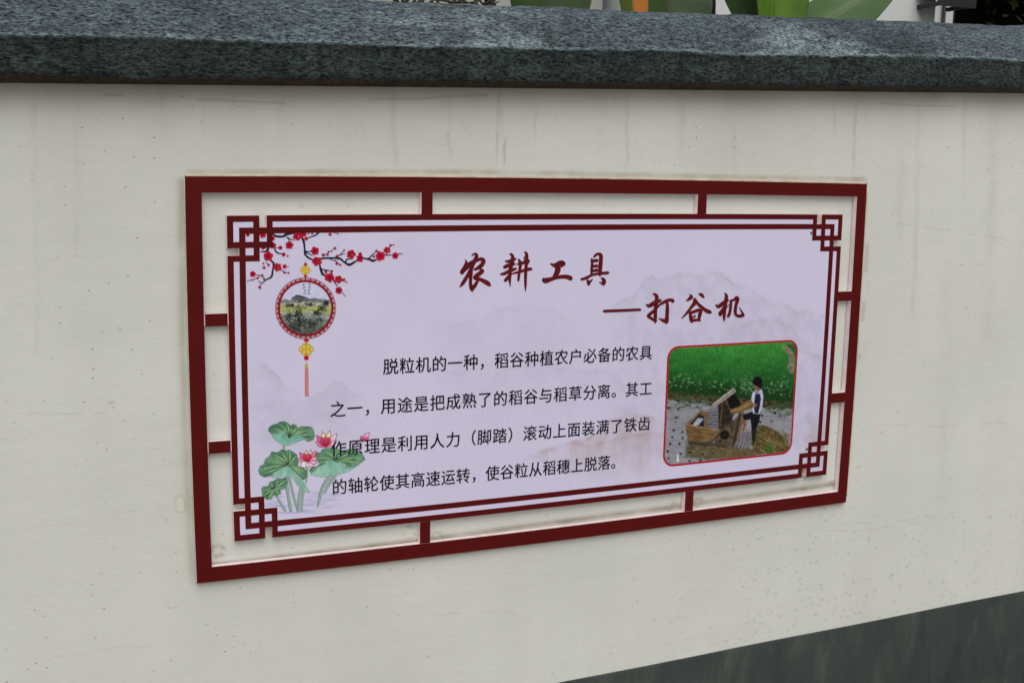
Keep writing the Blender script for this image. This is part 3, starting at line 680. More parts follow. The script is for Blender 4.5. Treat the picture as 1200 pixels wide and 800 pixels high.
def lz(pts): return np.array(zoomed(315, 300, 8, pts))
def ridge(pts, seed, amp=.5): p = lz(pts); return np.interp(x, p[:, 0], p[:, 1])+amp*2*(fbm(x*.6, y*0, seed, 3)-.5)
rg = ridge([(100, 425), (150, 400), (210, 425), (250, 430), (330, 420), (380, 400), (430, 390), (500, 405), (600, 412)], 601); scn(y > rg, lambda a, b_: 118+(fbm(a*.5, b_*.3, 602, 3)-.5)[..., None]*50+np.array([0, 3, 8])*1.)
rg = ridge([(200, 420), (225, 380), (265, 362), (310, 372), (350, 385), (390, 402), (440, 395), (480, 415), (520, 440)], 603); k_ = (y > rg) & (y < MC[1]-3)
scn(k_, lambda a, b_: 84+(fbm(a*.45, b_*.25, 604, 4)-.5)[..., None]*90+(b_-346)[..., None]*3.2)
scn(y > 354.2+.6*np.sin(x*.4), lambda a, b_: np.array([150, 152, 140.])+(fbm(a*.3, b_*.8, 605, 3)-.5)[..., None]*70)
scn((y > 359+.8*np.sin(x*.3)) & (y < 366+1.2*np.sin(x*.2+1)), lambda a, b_: np.array([152, 154, 106.])+(fbm(a*.3, b_*.9, 606, 3)-.5)[..., None]*46)
scn(y > 366+1.4*np.sin(x*.25), lambda a, b_: np.array([138, 142, 138.])-np.clip((b_-370)*3.2, 0, 52)[..., None]+(fbm(a*.5, b_*.6, 607, 3)-.5)[..., None]*90)
q = random.Random(3)
for (cx_0, cy_0, sx, sy, n, dk) in [(341, 357.5, 8, 2, 26, 40), (362, 357, 7, 1.8, 22, 48), (350, 360, 12, 1.2, 16, 60), (382, 355, 4, 4, 34, 44), (377, 361, 5, 4, 36, 52), (372, 367, 6, 3.4, 34, 60), (349, 368, 6, 6, 60, 48), (338, 371, 6, 6, 50, 58), (352, 377, 8, 7, 70, 50), (366, 379, 8, 5, 50, 56), (343, 382, 7, 5, 40, 56), (375, 375, 6, 3, 26, 70)]:
    for _ in range(n*2):
        a, b_ = q.gauss(cx_0, sx*.5), q.gauss(cy_0, sy*.5)
        if math.hypot((a-MC[0])/35.7, (b_-MC[1])/36.2) < .82:
            c = dk+q.randint(-26, 18); cv.ell(a, b_, q.uniform(.5, 1.3), q.uniform(.3, .8), (c, c+q.randint(4, 14), c+q.randint(-4, 6)), q.uniform(.5, .9), ang=q.uniform(-.8, .8))
for p in [[(350, 388, 1.), (351, 378, .9), (349, 368, .6), (347, 364, .4)], [(351, 378, .7), (355, 371, .4)], [(340, 385, .8), (339, 376, .5), (335, 371, .3)], [(362, 386, .8), (361, 379, .5), (365, 374, .3)], [(364, 371, .7), (372, 364, .8), (381, 355, .6)], [(366, 373, .5), (375, 369, .6), (383, 364, .5)], [(367, 369.5, .5), (377, 361, .5)]]:
    cv.stroke(p, (34, 36, 38), .85)
cv.photographic(.35, .10, 1., 1.3, 1.05, 890); cv.put(full, (rr > .995)*1., (172, 169, 194)); cv.a = np.where(rr > 1, 0, 1.)
cv.put(full, ((rr > .842) & (rr < 1))*1., (184, 150, 164)); cv.put(full, ((rr < .912) & (rr > .842))*1., (118, 12, 26)); cv.put(full, (key & (rr < 1) & (rr > .905))*1., (100, 12, 26))
for (gx0, gy0, L) in [(356.8, 333.5, 4), (362.2, 333, 4)]:          # two columns of tiny brush writing, too small to read
    for j in range(L):
        for _ in range(5):
            a, b_ = gx0+q.uniform(-1.3, 1.3), gy0+j*3.6+q.uniform(-1.1, 1.1)
            cv.stroke([(a, b_, .8), (a+q.uniform(-1.3, 1.3), b_+q.uniform(-.7, .9), .5)], (30, 26, 40), .95, smooth=False)
def knot(cx, cy, s, ky=1.):
    for (a, b_) in [(-1, -1), (1, -1), (-1, 1), (1, 1), (0, 0), (-2, 0), (2, 0), (0, -1.6), (0, 1.6)]:
        cv.ell(cx+a*s*.9, cy+b_*s*1.05*ky, s*1.0, s*1.0, (168, 140, 34))
    for (a, b_) in [(-1, -1), (1, -1), (-1, 1), (1, 1), (-2.2, 0), (2.2, 0)]:
        cv.ell(cx+a*s*.9, cy+b_*s*1.05*ky, s*.38, s*.38, (196, 184, 120), .9)
    for (a, b_) in [(-.5, -.6), (.5, -.6), (0, .1), (-.5, .7), (.5, .7)]: cv.ell(cx+a*s, cy+b_*s, s*.2, s*.2, (206, 190, 110), .9)
cv.stroke([(357.8, 300.5, .5), (357.9, 309, .5)], (186, 172, 178), .8, smooth=False)
knot(358, 316.3, 2.3); cv.ell(358, 309.6, 2.0, 1.9, (150, 22, 30)); cv.ell(358.1, 323.6, 2.1, 1.7, (150, 22, 30))
knot(358.9, 409.3, 3.2, .95); cv.ell(359, 398.6, 3., 2.2, (150, 14, 26)); cv.ell(359, 419.2, 3., 2.8, (160, 12, 24))
cv.stroke([(359, 422, .5), (359, 426, .7)], (150, 150, 90), .9, smooth=False)
cv.poly([(359, 425), (360.6, 427.5), (361.2, 432.5), (357.2, 432.5), (357.6, 427.5)], (156, 132, 44))
cv.poly([(357.2, 432.3), (361.3, 432.3), (361.9, 464.3), (357.3, 464.3)], lambda a, b_: np.array([170, 104, 104.])+(vnoise(a*3, b_*.1, 9)-.5)[..., None]*26)
cv.build('medallion_print', panel, -.00055)

# --- lotus pond
cv = Canvas(297, 490, 438, 604, 3.2)
def lo(p): return zoomed(290, 485, 6.667, p)
q = random.Random(11)
for _ in range(46):
    a = q.uniform(140, 640); b_ = q.uniform(605, 775); L = q.uniform(40, 170)
    if b_ < 640 and a < 320: continue
    cv.stroke(lo([(a, b_, 3), (a+L*.5, b_+q.uniform(-3, 5), q.uniform(3, 7)), (min(a+L, 790-(b_-600)*.5), b_-q.uniform(0, 6), 2)]), (126, 130, q.randint(168, 186)), q.uniform(.35, .75))
cv.stroke(lo([(235, 766, 6), (330, 768, 8), (480, 764, 3)]), (112, 124, 176), .7); cv.stroke(lo([(140, 712, 6), (260, 716, 7), (400, 708, 3)]), (118, 126, 172), .6)
def stem(p, c=(128, 150, 138)):
    cv.stroke(lo(p), (70, 98, 86)); cv.stroke(lo([(x_+1, y_, w_*.62) for x_, y_, w_ in p]), c)
for p in [[(282,235,20),(288,275,16)], [(305,490,24),(312,600,24),(338,752,22)], [(328,500,20),(355,620,20),(390,745,16)], [(416,580,20),(402,660,20),(396,752,22)], [(438,590,20),(428,670,18),(424,752,18)], [(640,485,24),(585,575,24),(550,715,18)], [(684,478,24),(635,550,22),(602,612,16)], [(228,640,18),(262,700,18),(294,752,18)], [(465,425,18),(460,530,14)]]: stem(p)
DK, LT = (76, 114, 88), (104, 150, 134)
def leaf(dark, light, ctr, seed, veins):
    cv.poly(lo(dark), lambda a, b_: np.array(DK)+((fbm(a*.18, b_*.18, seed, 3)-.5)[..., None])*np.array([60, 66, 46]), rag=.5, seed=seed, soft=.4)
    d = lo(dark)+lo(dark)[:1]; cv.stroke([(a, b_, .5) for a, b_ in d], (48, 74, 60), .7, smooth=False)
    cx, cy = lo([ctr])[0]
    for v_ in veins:
        ex, ey = lo([v_])[0]; mx, my = (cx+ex)/2+q.uniform(-.6, .6), (cy+ey)/2-.8
        cv.stroke([(cx, cy, 1.9), (mx, my, 1.3), (ex, ey, .35)], (26, 50, 42), .8, soft=.5)
        cv.stroke([(cx+1.3, cy+.4, .4), (mx+1.5, my+.6, 1.9), (ex+1., ey+.9, .5)], (140, 172, 126), .6, soft=.6)
    if light:
        cv.poly(lo(light), lambda a, b_: np.array(LT)+((fbm(a*.2, b_*.12, seed+3, 3)-.5)[..., None])*np.array([44, 40, 44])+np.clip((b_-lo([ctr])[0][1])/12, -1, 1)[..., None]*np.array([18, 10, 12]), rag=.4, seed=seed+2, soft=.4)
        l = lo(light)+lo(light)[:1]; cv.stroke([(a, b_, .45) for a, b_ in l], (58, 104, 88), .6, smooth=False)
leaf([(160,125),(172,100),(195,85),(235,72),(255,58),(290,58),(318,72),(335,88),(362,78),(385,92),(392,110),(420,96),(460,95),(500,100),(520,130),(525,165),(515,200),(475,215),(440,195),(400,172),(350,170),(320,198),(290,135),(240,152),(200,155),(172,140)],
     [(180,148),(210,152),(245,150),(268,128),(290,124),(305,160),(325,190),(350,165),(370,170),(390,152),(415,165),(455,195),(400,212),(335,242),(285,245),(235,215),(200,185)], (330,180), 701, [(200,105),(250,75),(300,70),(340,100),(370,100),(470,115),(505,150),(490,195),(430,110)])
leaf([(85,440),(98,405),(125,395),(140,350),(170,330),(190,292),(235,300),(270,275),(300,285),(330,278),(365,300),(385,315),(400,370),(392,405),(440,420),(465,445),(465,490),(435,515),(395,475),(350,435),(310,405),(255,430),(190,480),(130,492),(95,472)],
     [(185,490),(205,455),(250,432),(280,425),(310,402),(340,420),(355,445),(380,455),(385,480),(425,510),(445,540),(470,580),(490,618),(440,592),(385,550),(350,490),(290,484),(240,498)], (315,395), 711, [(110,420),(150,360),(200,310),(260,290),(320,290),(370,320),(120,460),(440,450),(445,490),(180,470)])
leaf([(108,585),(120,565),(160,560),(175,530),(205,520),(230,500),(270,505),(300,492),(312,530),(295,580),(255,592),(262,622),(230,640),(198,632),(192,662),(150,668),(118,640)], None, (195,585), 721, [(120,590),(175,540),(230,515),(295,510),(285,570),(245,625),(160,655),(125,625)])
leaf([(480,440),(505,415),(545,408),(565,385),(535,360),(520,320),(540,298),(570,300),(585,275),(620,262),(660,268),(690,262),(740,285),(790,275),(830,268),(880,298),(905,320),(920,355),(880,385),(830,420),(780,442),(760,392),(700,378),(645,362),(605,385),(560,412),(500,462)],
     [(485,470),(520,445),(555,430),(575,400),(600,392),(618,370),(650,356),(680,372),(700,382),(725,372),(750,392),(770,425),(820,410),(868,395),(800,440),(720,470),(640,492),(560,490)], (680,360), 731, [(500,430),(545,330),(600,285),(660,275),(740,290),(820,285),(890,330),(870,375),(800,420),(560,370)])
def petals(cx, cy, L, k):
    for (ang, ln, w, c1) in L:
        a = math.radians(ang); ex, ey = cx+math.sin(a)*ln/k, cy-math.cos(a)*ln/k; nx_, ny_ = math.cos(a)*w/k, math.sin(a)*w/k
        mx, my = cx+(ex-cx)*.55, cy+(ey-cy)*.55
        P = catmull([(cx, cy), (mx-nx_, my-ny_), (ex, ey)], 8).tolist()+catmull([(ex, ey), (mx+nx_, my+ny_), (cx, cy)], 8).tolist()
        cv.poly(P, lambda x_, y_: np.array(c1)+(np.hypot(x_-cx, y_-cy)*k/ln)[..., None]*np.array([30, 84, 84])*.8, soft=.3); cv.stroke([(p_[0], p_[1], .75) for p_ in P], (134, 16, 54), .92, smooth=False)
c = lo([(612, 258)])[0]; petals(*c, [(-62, 92, 20, (166, 70, 100)), (-38, 120, 22, (160, 40, 76)), (40, 140, 22, (190, 130, 150)), (58, 100, 18, (176, 110, 130)), (-12, 125, 20, (176, 158, 100)), (14, 135, 20, (186, 160, 110)), (-22, 84, 24, (150, 18, 46)), (20, 84, 24, (150, 18, 46)), (0, 88, 24, (146, 14, 40))], 6.667)
c = lo([(470, 372)])[0]; petals(*c, [(-70, 78, 18, (170, 84, 110)), (-42, 98, 20, (160, 40, 76)), (38, 108, 20, (176, 60, 90)), (66, 84, 18, (180, 100, 120)), (-8, 90, 18, (176, 150, 120)), (16, 98, 18, (186, 150, 130)), (-20, 70, 20, (150, 18, 46)), (18, 70, 20, (150, 18, 46)), (0, 66, 20, (160, 20, 30)), (-128, 66, 26, (200, 180, 198)), (168, 46, 22, (200, 170, 190)), (122, 56, 22, (204, 186, 202)), (96, 76, 16, (190, 110, 136))], 6.667)
c = lo([(896, 214)])[0]; petals(*c, [(38, 92, 20, (176, 110, 130)), (58, 60, 14, (170, 40, 70)), (-8, 44, 12, (166, 40, 70))], 6.667)
cv.build('lotus_print', panel, -.00045)

# --- the printed photograph of a farmer at a threshing box in a rice field
PU0, PU1, PV0, PV1, PR = 1.3198, 1.7750, .4672, .8185, .036
cv = Canvas(776, 398, 938, 547, 3.2)
# board coordinates of each canvas sample (inverse of uv2px by a fitted cubic)
gu, gv = np.meshgrid(np.linspace(1.25, 1.85, 30), np.linspace(.4, .9, 30)); hx, hy = uv2px(gu, gv)
def basis(x_, y_):
    x_ = (x_-856)/90; y_ = (y_-472)/80; return np.stack([x_**i_*y_**j_ for i_ in range(4) for j_ in range(4-i_)], -1)
cu_u, *_ = np.linalg.lstsq(basis(hx.ravel(), hy.ravel()), gu.ravel(), rcond=None); cu_v, *_ = np.linalg.lstsq(basis(hx.ravel(), hy.ravel()), gv.ravel(), rcond=None)
Bs = basis(cv.PX, cv.PY); CU, CV = Bs@cu_u, Bs@cu_v
qx = np.abs(CU-(PU0+PU1)/2)-(PU1-PU0)/2+PR; qy = np.abs(CV-(PV0+PV1)/2)-(PV1-PV0)/2+PR
sdf = np.hypot(np.maximum(qx, 0), np.maximum(qy, 0))+np.minimum(np.maximum(qx, qy), 0)-PR
full = (slice(0, cv.h), slice(0, cv.w)); x, y = cv.PX, cv.PY
def pz(p): return zoomed(760, 380, 4.444, p)
def shade(c, a, n=3, sx=.5, sy=.5, seed=800): return lambda a_, b_: np.array(c, float)+((fbm(a_*sx, b_*sy, seed, n)-.5)*2*a)[..., None]*np.array([1, 1, .9])
t_ = np.clip((y-405)/52, 0, 1)
cv.put(full, np.ones_like(x), lambda a, b_: (np.array([50, 138, 48.])*(1-t_[..., None])+np.array([24, 80, 32.])*t_[..., None])+((fbm(a*1.6, b_*.28, 801, 4)-.5)*44+(fbm(a*.08, b_*.14, 802, 3)-.5)*26)[..., None]*np.array([.6, 1.1, .6]))
cv.poly([(914, 404), (925, 407), (931, 416), (931, 438), (926, 437), (922, 430), (925, 420), (920, 411)], shade((128, 118, 98), 40, seed=805), .85, soft=1.2, rag=1.2)
cv.poly([(921, 403), (934, 404), (934, 420), (929, 412)], shade((60, 84, 50), 30, seed=806), .9, soft=1)
yb = 459+(x-780)*.085+3*(fbm(x*.2, y*0, 807, 3)-.5)
cv.put(full, sstep(yb-3, yb+1, y)*1., shade((74, 66, 44), 46, 4, .5, .6, 808))
wt = yb+8+5*(fbm(x*.15, y*0, 809, 3)-.5)
cv.put(full, sstep(wt-2, wt+3, y), shade((132, 133, 142), 17, 4, .12, .5, 810))
cv.put(full, sstep(.5, .6, fbm(x*.14, y*.35, 811, 3))*sstep(yb-1, yb+2, y)*(1-sstep(yb+14, yb+22, y))*((x < 848) | (x > 900)), shade((62, 88, 46), 40, 3, .7, .7, 812), .85)
q = random.Random(21)
cv.put(full, sstep(441, 449, y-(x-780)*.075)*(1-sstep(-2, 3, y-yb))*(.4+.6*fbm(x*.2, y*.2, 818, 3)), (24, 58, 28), .75)
for _ in range(300):                                            # weeds on the bank
    a = q.choice([q.uniform(782, 822), q.uniform(830, 864), q.uniform(868, 885), q.uniform(896, 927)]); b_ = q.gauss(446+(a-780)*.06, 5.5)
    l = q.random(); cv.ell(a, b_, q.uniform(.6, 1.7), q.uniform(.3, .8), (70+60*l, 122+56*l, 66+58*l) if l > .4 else (22, 62, 28), q.uniform(.45, .85), ang=q.uniform(-.6, .6))
for _ in range(120):
    a = q.uniform(781, 930); b_ = 455+(a-780)*.07+q.gauss(0, 3); cv.ell(a, b_, q.uniform(.8, 2), q.uniform(.5, 1), (20+q.randint(0, 24), 50+q.randint(0, 30), 24), .6)
for _ in range(130):                                            # green seedlings and weed along the wet margin
    a = q.choice([q.uniform(783, 846), q.uniform(898, 930)]); b_ = q.gauss(470+(a-780)*.06, 4.); g_ = q.randint(-14, 22)
    cv.ell(a, b_, q.uniform(.8, 2.2), q.uniform(.4, .9), (62+g_, 86+g_, 44+g_*.6), q.uniform(.5, .9), ang=q.uniform(-.3, .3))
for _ in range(60):
    a, b_ = q.uniform(780, 846), q.uniform(480, 540); cv.ell(a, b_, q.uniform(2, 6), q.uniform(.4, .9), (108+q.randint(-14, 26), 104+q.randint(-12, 24), 108+q.randint(-14, 22)), .3)
cv.poly(pz([(200,600),(260,610),(420,630),(560,650),(560,690),(330,705),(190,690)]), shade((92, 82, 48), 40, 3, .2, .6, 815), .9, soft=2, rag=1.5)
for r_ in range(9):                                             # rows of cut stubble standing in the water
    for c_ in range(11):
        a = 783+c_*12.5-r_*1.6+q.uniform(-2, 2); b_ = 471+r_*8.2+c_*.7+q.uniform(-2, 2)
        if (804 < a < 882 and 478 < b_ < 522) or a > 929 or (a > 880 and b_ > 500): continue
        cv.ell(a, b_, q.uniform(1.2, 2.), q.uniform(.9, 1.6), (22, 28, 26), .95); cv.stroke([(a, b_, .8), (a+q.uniform(-.8, .8), b_-1.6, .3)], (34, 44, 34), .8, smooth=False)
cv.poly(pz([(145,720),(150,665),(160,712)]), (196, 196, 200), .9)
# threshing box
cv.poly(pz([(195,518),(270,448),(304,452),(306,540),(370,552),(360,560)]), shade((46, 38, 34), 16, seed=821)); cv.poly(pz([(226,527),(256,488),(286,489),(262,526)]), (150, 154, 172)); cv.poly(pz([(258,526),(286,490),(292,540)]), (34, 34, 52))
cv.poly(pz([(193,518),(268,447),(276,452),(212,520)]), shade((122, 104, 80), 26, seed=822)); cv.poly(pz([(270,450),(302,453),(304,540),(290,536),(288,475),(270,470)]), shade((112, 88, 54), 28, seed=823))
cv.poly(pz([(306,448),(362,425),(370,555),(305,530)]), shade((112, 112, 120), 26, 3, .3, 1.2, 824))
for k in range(6): cv.stroke(pz([(308, 462+k*15, 4), (364, 452+k*17, 4)]), (52, 46, 40), .8, smooth=False)
cv.poly(pz([(362,425),(398,390),(440,350),(482,418),(470,450),(440,475),(428,560),(366,553)]), shade((52, 44, 36), 22, 4, .4, .4, 825))
cv.poly(pz([(410,380),(442,345),(484,418),(440,436),(420,430)]), (22, 20, 20), .9)
cv.stroke(pz([(402,392,6),(425,450,6),(432,480,5)]), (104, 84, 52), .8, smooth=False); cv.stroke(pz([(385,400,5),(372,540,6)]), (110, 86, 52), .8, smooth=False)
cv.poly(pz([(312,441),(345,405),(440,332),(456,338),(450,352),(400,392),(345,428)]), shade((150, 142, 138), 20, seed=826)); cv.stroke(pz([(322,437,4),(380,396,4),(446,343,4)]), (70, 60, 54), .8); cv.stroke(pz([(320,430,2),(436,338,2)]), (186, 178, 172), .8, smooth=False)
cv.poly(pz([(191,516),(362,548),(372,556),(330,614),(205,608)]), shade((118, 92, 54), 38, 4, .2, .9, 827)); cv.stroke(pz([(192,519,9),(366,553,9)]), (140, 114, 74), .9, smooth=False)
cv.stroke(pz([(198,575,3),(340,598,3)]), (92, 70, 38), .6, smooth=False)
for (a, b_) in [(258, 566), (270, 563), (282, 570), (265, 590), (290, 592)]: cv.ell(*pz([(a, b_)])[0], 1.6, .8, (96, 76, 46), .7)
cv.poly(pz([(205,606),(330,612),(420,620),(400,640),(215,626)]), (54, 44, 26), .7, soft=1)
cv.poly(pz([(370,552),(440,500),(470,470),(500,455),(488,520),(455,640),(405,630),(340,612)]), shade((84, 72, 56), 34, 4, .5, .4, 828))
cv.ell(*pz([(396, 576)])[0], 5.2, 5.4, (26, 22, 20)); cv.ell(*pz([(398, 574)])[0], 2.6, 2.8, (48, 38, 30), .8); cv.stroke(pz([(330,612,5),(362,575,6),(400,560,5)]), (30, 24, 20), .9, smooth=False)
cv.stroke(pz([(478,455,12),(462,545,14),(440,640,14)]), (64, 50, 42), .95, smooth=False); cv.stroke(pz([(492,452,8),(484,500,9),(462,590,8)]), (122, 96, 76), .9, smooth=False)
cv.poly(pz([(480,560),(545,555),(530,650),(440,645)]), shade((116, 112, 118), 26, 3, 1.6, .2, 829), .9, soft=.6)
for k in range(4): cv.stroke(pz([(490+k*14, 562, 3), (455+k*20, 645, 4)]), (62, 54, 52), .7, smooth=False)
# straw
cv.poly(pz([(550,560),(575,520),(620,530),(680,562),(722,600),(738,645),(700,668),(560,676),(530,620)]), shade((92, 82, 44), 46, 4, .5, .5, 831), rag=1.2, seed=5, soft=.5)
for _ in range(150):
    a = q.uniform(560, 715); b_ = q.uniform(545, 655); e = q.uniform(20, 44)
    cv.stroke(pz([(a, b_, 3), (a+e*.6, b_+e*.3, 3.4), (a+e, b_+e*.8+q.uniform(-6, 6), 1.5)]), q.choice([(132, 114, 60), (80, 70, 34), (108, 92, 44), (46, 42, 22), (146, 126, 70)]), q.uniform(.5, .85))
cv.poly(pz([(605,655),(612,625),(640,615),(650,650),(630,672)]), shade((58, 104, 40), 30, seed=833), .8, soft=1)
cv.poly(pz([(190,650),(420,640),(560,650),(560,690),(420,700)]), shade((110, 94, 56), 36, 3, .3, 1., 834), .5, soft=3)
cv.photographic(.6, .10, .9, 1., .92, 880)
# the farmer
cv.poly(pz([(535,540),(562,542),(556,600),(548,630),(538,600)]), shade((44, 34, 36), 10, seed=841)); cv.poly(pz([(486,488),(506,486),(512,520),(498,552),(482,560),(494,524)]), shade((124, 88, 66), 16, seed=842))
cv.poly(pz([(490,470),(545,452),(584,458),(576,510),(560,548),(536,548),(532,495),(496,498)]), (26, 24, 34))
cv.poly(pz([(545,348),(572,334),(592,340),(598,372),(592,428),(578,466),(546,464),(532,420),(536,378)]), shade((160, 166, 188), 18, seed=843))
cv.poly(pz([(556,362),(578,358),(586,385),(580,430),(572,462),(552,462),(548,420),(552,388)]), shade((40, 34, 56), 10, seed=844)); cv.stroke(pz([(550,342,6),(562,356,6),(580,340,5)]), (46, 34, 50), .9)
cv.stroke(pz([(556,420,17),(530,428,13),(500,436,12)]), (128, 92, 68)); cv.ell(*pz([(500, 436)])[0], 1.7, 1.5, (132, 96, 72))
cv.poly(pz([(422,445),(470,428),(515,398),(530,388),(545,412),(540,436),(505,446),(440,468)]), shade((108, 86, 50), 36, 3, .5, .9, 845), rag=.6)
for k in range(9): cv.stroke(pz([(428+k, 446+k*2.4, 2), (480+k*2, 432+k*2, 2.5), (528+k, 396+k*5, 2)]), q.choice([(170, 142, 90), (96, 74, 40), (120, 96, 54)]), .7)
cv.ell(*pz([(566, 326)])[0], 3.3, 4.2, (112, 78, 60)); cv.ell(*pz([(557, 328)])[0], 1.5, 2.6, (120, 84, 64))
cv.ell(*pz([(568, 296)])[0], 5.4, 5.6, (22, 18, 20)); cv.ell(*pz([(580, 312)])[0], 2.6, 4.2, (22, 18, 20)); cv.ell(*pz([(550, 300)])[0], 2.2, 2.4, (26, 20, 22))
cv.photographic(.45, .15, .86, 1.2, 1.02, 860)
cv.put(full, sstep(-.0062, -.0050, sdf), (142, 20, 32))
cv.a = (sdf < 0)*1.
cv.build('printed_photograph', panel, -.0005)

# ------------------------------------------------------------------ behind the wall: houses
def part_box(o, *a, **k): o.box(*a, **k); return o
M_WHITE = simple('white house render', (.68, .71, .71), .8, .05, 5, .15, .003, (1, 1, .25)); M_GREYW = simple('grey house render', (.40, .42, .38), .85, .07, 4, .2, .003)
M_DARKR = simple('dark interior', (.02, .018, .016), .9, .3, 5, 0); M_PIPE = simple('dark red pipe', (.035, .012, .012), .5, .2, 20, 0)
M_TIN = simple('dull corrugated sheet', (.018, .018, .016), .6, .3, 6, .2, .003); M_GLASS = simple('dark window glass', (.03, .04, .045), .1, .1, 3, 0); M_FRAME = simple('white window frame', (.7, .7, .7), .5, .05, 20, 0)
hs_ = empty('white_house', (5.7, 6.5, 0), 'white rendered house behind the wall with dark red downpipe and dark corrugated awning', 'house')
o = MB(); o.box(4.50, 6.66, 5.0, 8.4, 0, 3.9); o.box(6.66, 7.29, 5.45, 8.4, 0, 3.9)
o.build('house_wall', M_WHITE, hs_)
o = MB(); o.box(4.38, 7.38, 4.88, 8.5, 3.9, 4.05, .02); o.build('roof_slab', M_GREYW, hs_)
o = MB(); o.tube([(7.156, 5.42, 0), (7.156, 5.42, 3.88)], .016, 10); o.build('downpipe', M_PIPE, hs_)
for wx in (4.95,):
    f = MB(); f.box(wx, wx+1.0, 4.955, 4.998, .9, 2.1); fo = f.build('window', M_FRAME, hs_)
    p_ = MB(); p_.box(wx+.06, wx+.47, 4.94, 4.953, .96, 2.04); p_.box(wx+.53, wx+.94, 4.94, 4.953, .96, 2.04); p_.build('pane', M_GLASS, fo)
V = []; Fq = []; nxx = 120; ys = np.linspace(4.74, 4.998, 8)
for j, yy in enumerate(ys):
    for i_ in range(nxx+1):
        xx = 6.43+i_*.40/nxx; V.append((xx, yy, 3.05+.14*(yy-4.75)+.008*math.sin(i_*2*math.pi/6)))
for j in range(7):
    for i_ in range(nxx): a = j*(nxx+1)+i_; Fq.append((a, a+1, a+nxx+2, a+nxx+1))
me = mesh_from(V, Fq, smooth=True); aw = link('corrugated_awning', me, M_TIN, hs_)
md = aw.modifiers.new('thick', 'SOLIDIFY'); md.thickness = .004
o = MB(); o.box(6.43, 6.83, 4.725, 4.737, 2.945, 3.03); o.box(6.45, 6.81, 4.737, 4.77, 2.95, 2.98); o.box(6.46, 6.49, 4.77, 4.998, 2.95, 2.98); o.box(6.77, 6.80, 4.77, 4.998, 2.95, 2.98); o.build('awning_fascia', M_TIN, aw)
sh = empty('open_shed', (9.0, 7.5, 0), 'dark open shed in the shade right of the white house', 'shed')
o = MB(); o.box(7.32, 12., 8.2, 8.4, 0, 3.6); o.box(11.8, 12., 5.6, 8.2, 0, 3.6); o.box(7.31, 7.36, 5.5, 8.2, 0, 3.6); o.build('shed_wall', M_DARKR, sh)
o = MB(); o.box(7.42, 12.1, 5.3, 8.5, 3.6, 3.72); o.build('shed_roof', M_TIN, sh)
for px0 in (8.3, 10.1): o = MB(); o.box(px0, px0+.1, 5.45, 5.55, 0, 3.6); o.build('post', M_DARKR, sh)
gh = empty('grey_house', (1.5, 7.6, 0), 'grey green rendered house wall far behind the leaves, left of the white house', 'house')
o = MB(); o.box(-4., 4.36, 6.6, 9.5, 0, 4.4); o.build('house_wall', M_GREYW, gh)
o = MB(); o.box(-4.15, 4.40, 6.45, 9.6, 4.4, 4.55, .02); o.build('roof_slab', M_TIN, gh)
for wx in (-2.4, .6):
    f = MB(); f.box(wx, wx+1.1, 6.55, 6.597, .9, 2.1); fo = f.build('window', M_FRAME, gh); p_ = MB(); p_.box(wx+.06, wx+1.04, 6.535, 6.548, .96, 2.04); p_.build('pane', M_GLASS, fo)

# ------------------------------------------------------------------ plants over the coping
def mat_leaf(name, c0, c1, c2, veins=80, turn=None):
    mt, t, b = newmat(name)
    uv = N(t, 'ShaderNodeUVMap'); wv = N(t, 'ShaderNodeTexWave'); wv.inputs['Scale'].default_value = veins/6.3; wv.inputs['Distortion'].default_value = 1.2; wv.inputs['Detail'].default_value = 2; wv.bands_direction = 'X'
    t.links.new(uv.outputs[0], wv.inputs['Vector'])
    n = noise(t, 7, coords(t), 4); c = ramp(t, n, [(.3, tuple(c0)+(1,)), (.55, tuple(c1)+(1,)), (.8, tuple(c2)+(1,))])
    c = mix(t, 'MULTIPLY', 1., c, ramp(t, wv.outputs['Fac'], [(.08, g(.82)), (.5, g(1.06))]))
    sp = N(t, 'ShaderNodeSeparateXYZ'); t.links.new(uv.outputs[0], sp.inputs[0])
    if turn: c = mix(t, 'MIX', ramp(t, sp.outputs[1], [(.50, g(0)), (.62, g(1))]), c, turn)
    edge = N(t, 'ShaderNodeMath', operation='ABSOLUTE'); sb = N(t, 'ShaderNodeMath', operation='SUBTRACT'); t.links.new(sp.outputs[1], sb.inputs[0]); sb.inputs[1].default_value = .5; t.links.new(sb.outputs[0], edge.inputs[0])
    c = mix(t, 'MIX', ramp(t, edge.outputs[0], [(.0, g(.75)), (.02, g(0)), (.47, g(0)), (.5, g(.8))]), c, (.09, .075, .03, 1))
    t.links.new(c, b.inputs['Base Color']); b.inputs['Roughness'].default_value = .42
    tr = N(t, 'ShaderNodeBsdfTranslucent'); t.links.new(c, tr.inputs[0]); ms = N(t, 'ShaderNodeMixShader'); ms.inputs[0].default_value = .3
    t.links.new(b.outputs[0], ms.inputs[1]); t.links.new(tr.outputs[0], ms.inputs[2]); t.links.new(ms.outputs[0], t.nodes['Material Output'].inputs[0])
    bump(t, b, wv.outputs['Fac'], .22, .001); return mt
L_DK = mat_leaf('dark canna leaf', (.02, .038, .012), (.032, .062, .015), (.045, .08, .02)); L_MID = mat_leaf('mid canna leaf', (.032, .066, .014), (.052, .10, .02), (.075, .13, .026))
L_BR = mat_leaf('bright canna leaf', (.09, .21, .012), (.14, .29, .02), (.17, .33, .03)); L_PALE = mat_leaf('pale veined canna leaf', (.08, .16, .05), (.12, .22, .08), (.17, .28, .12), 60); L_YEL = mat_leaf('yellowing canna leaf', (.05, .10, .02), (.11, .15, .02), (.26, .18, .02), turn=(.62, .20, .015, 1))
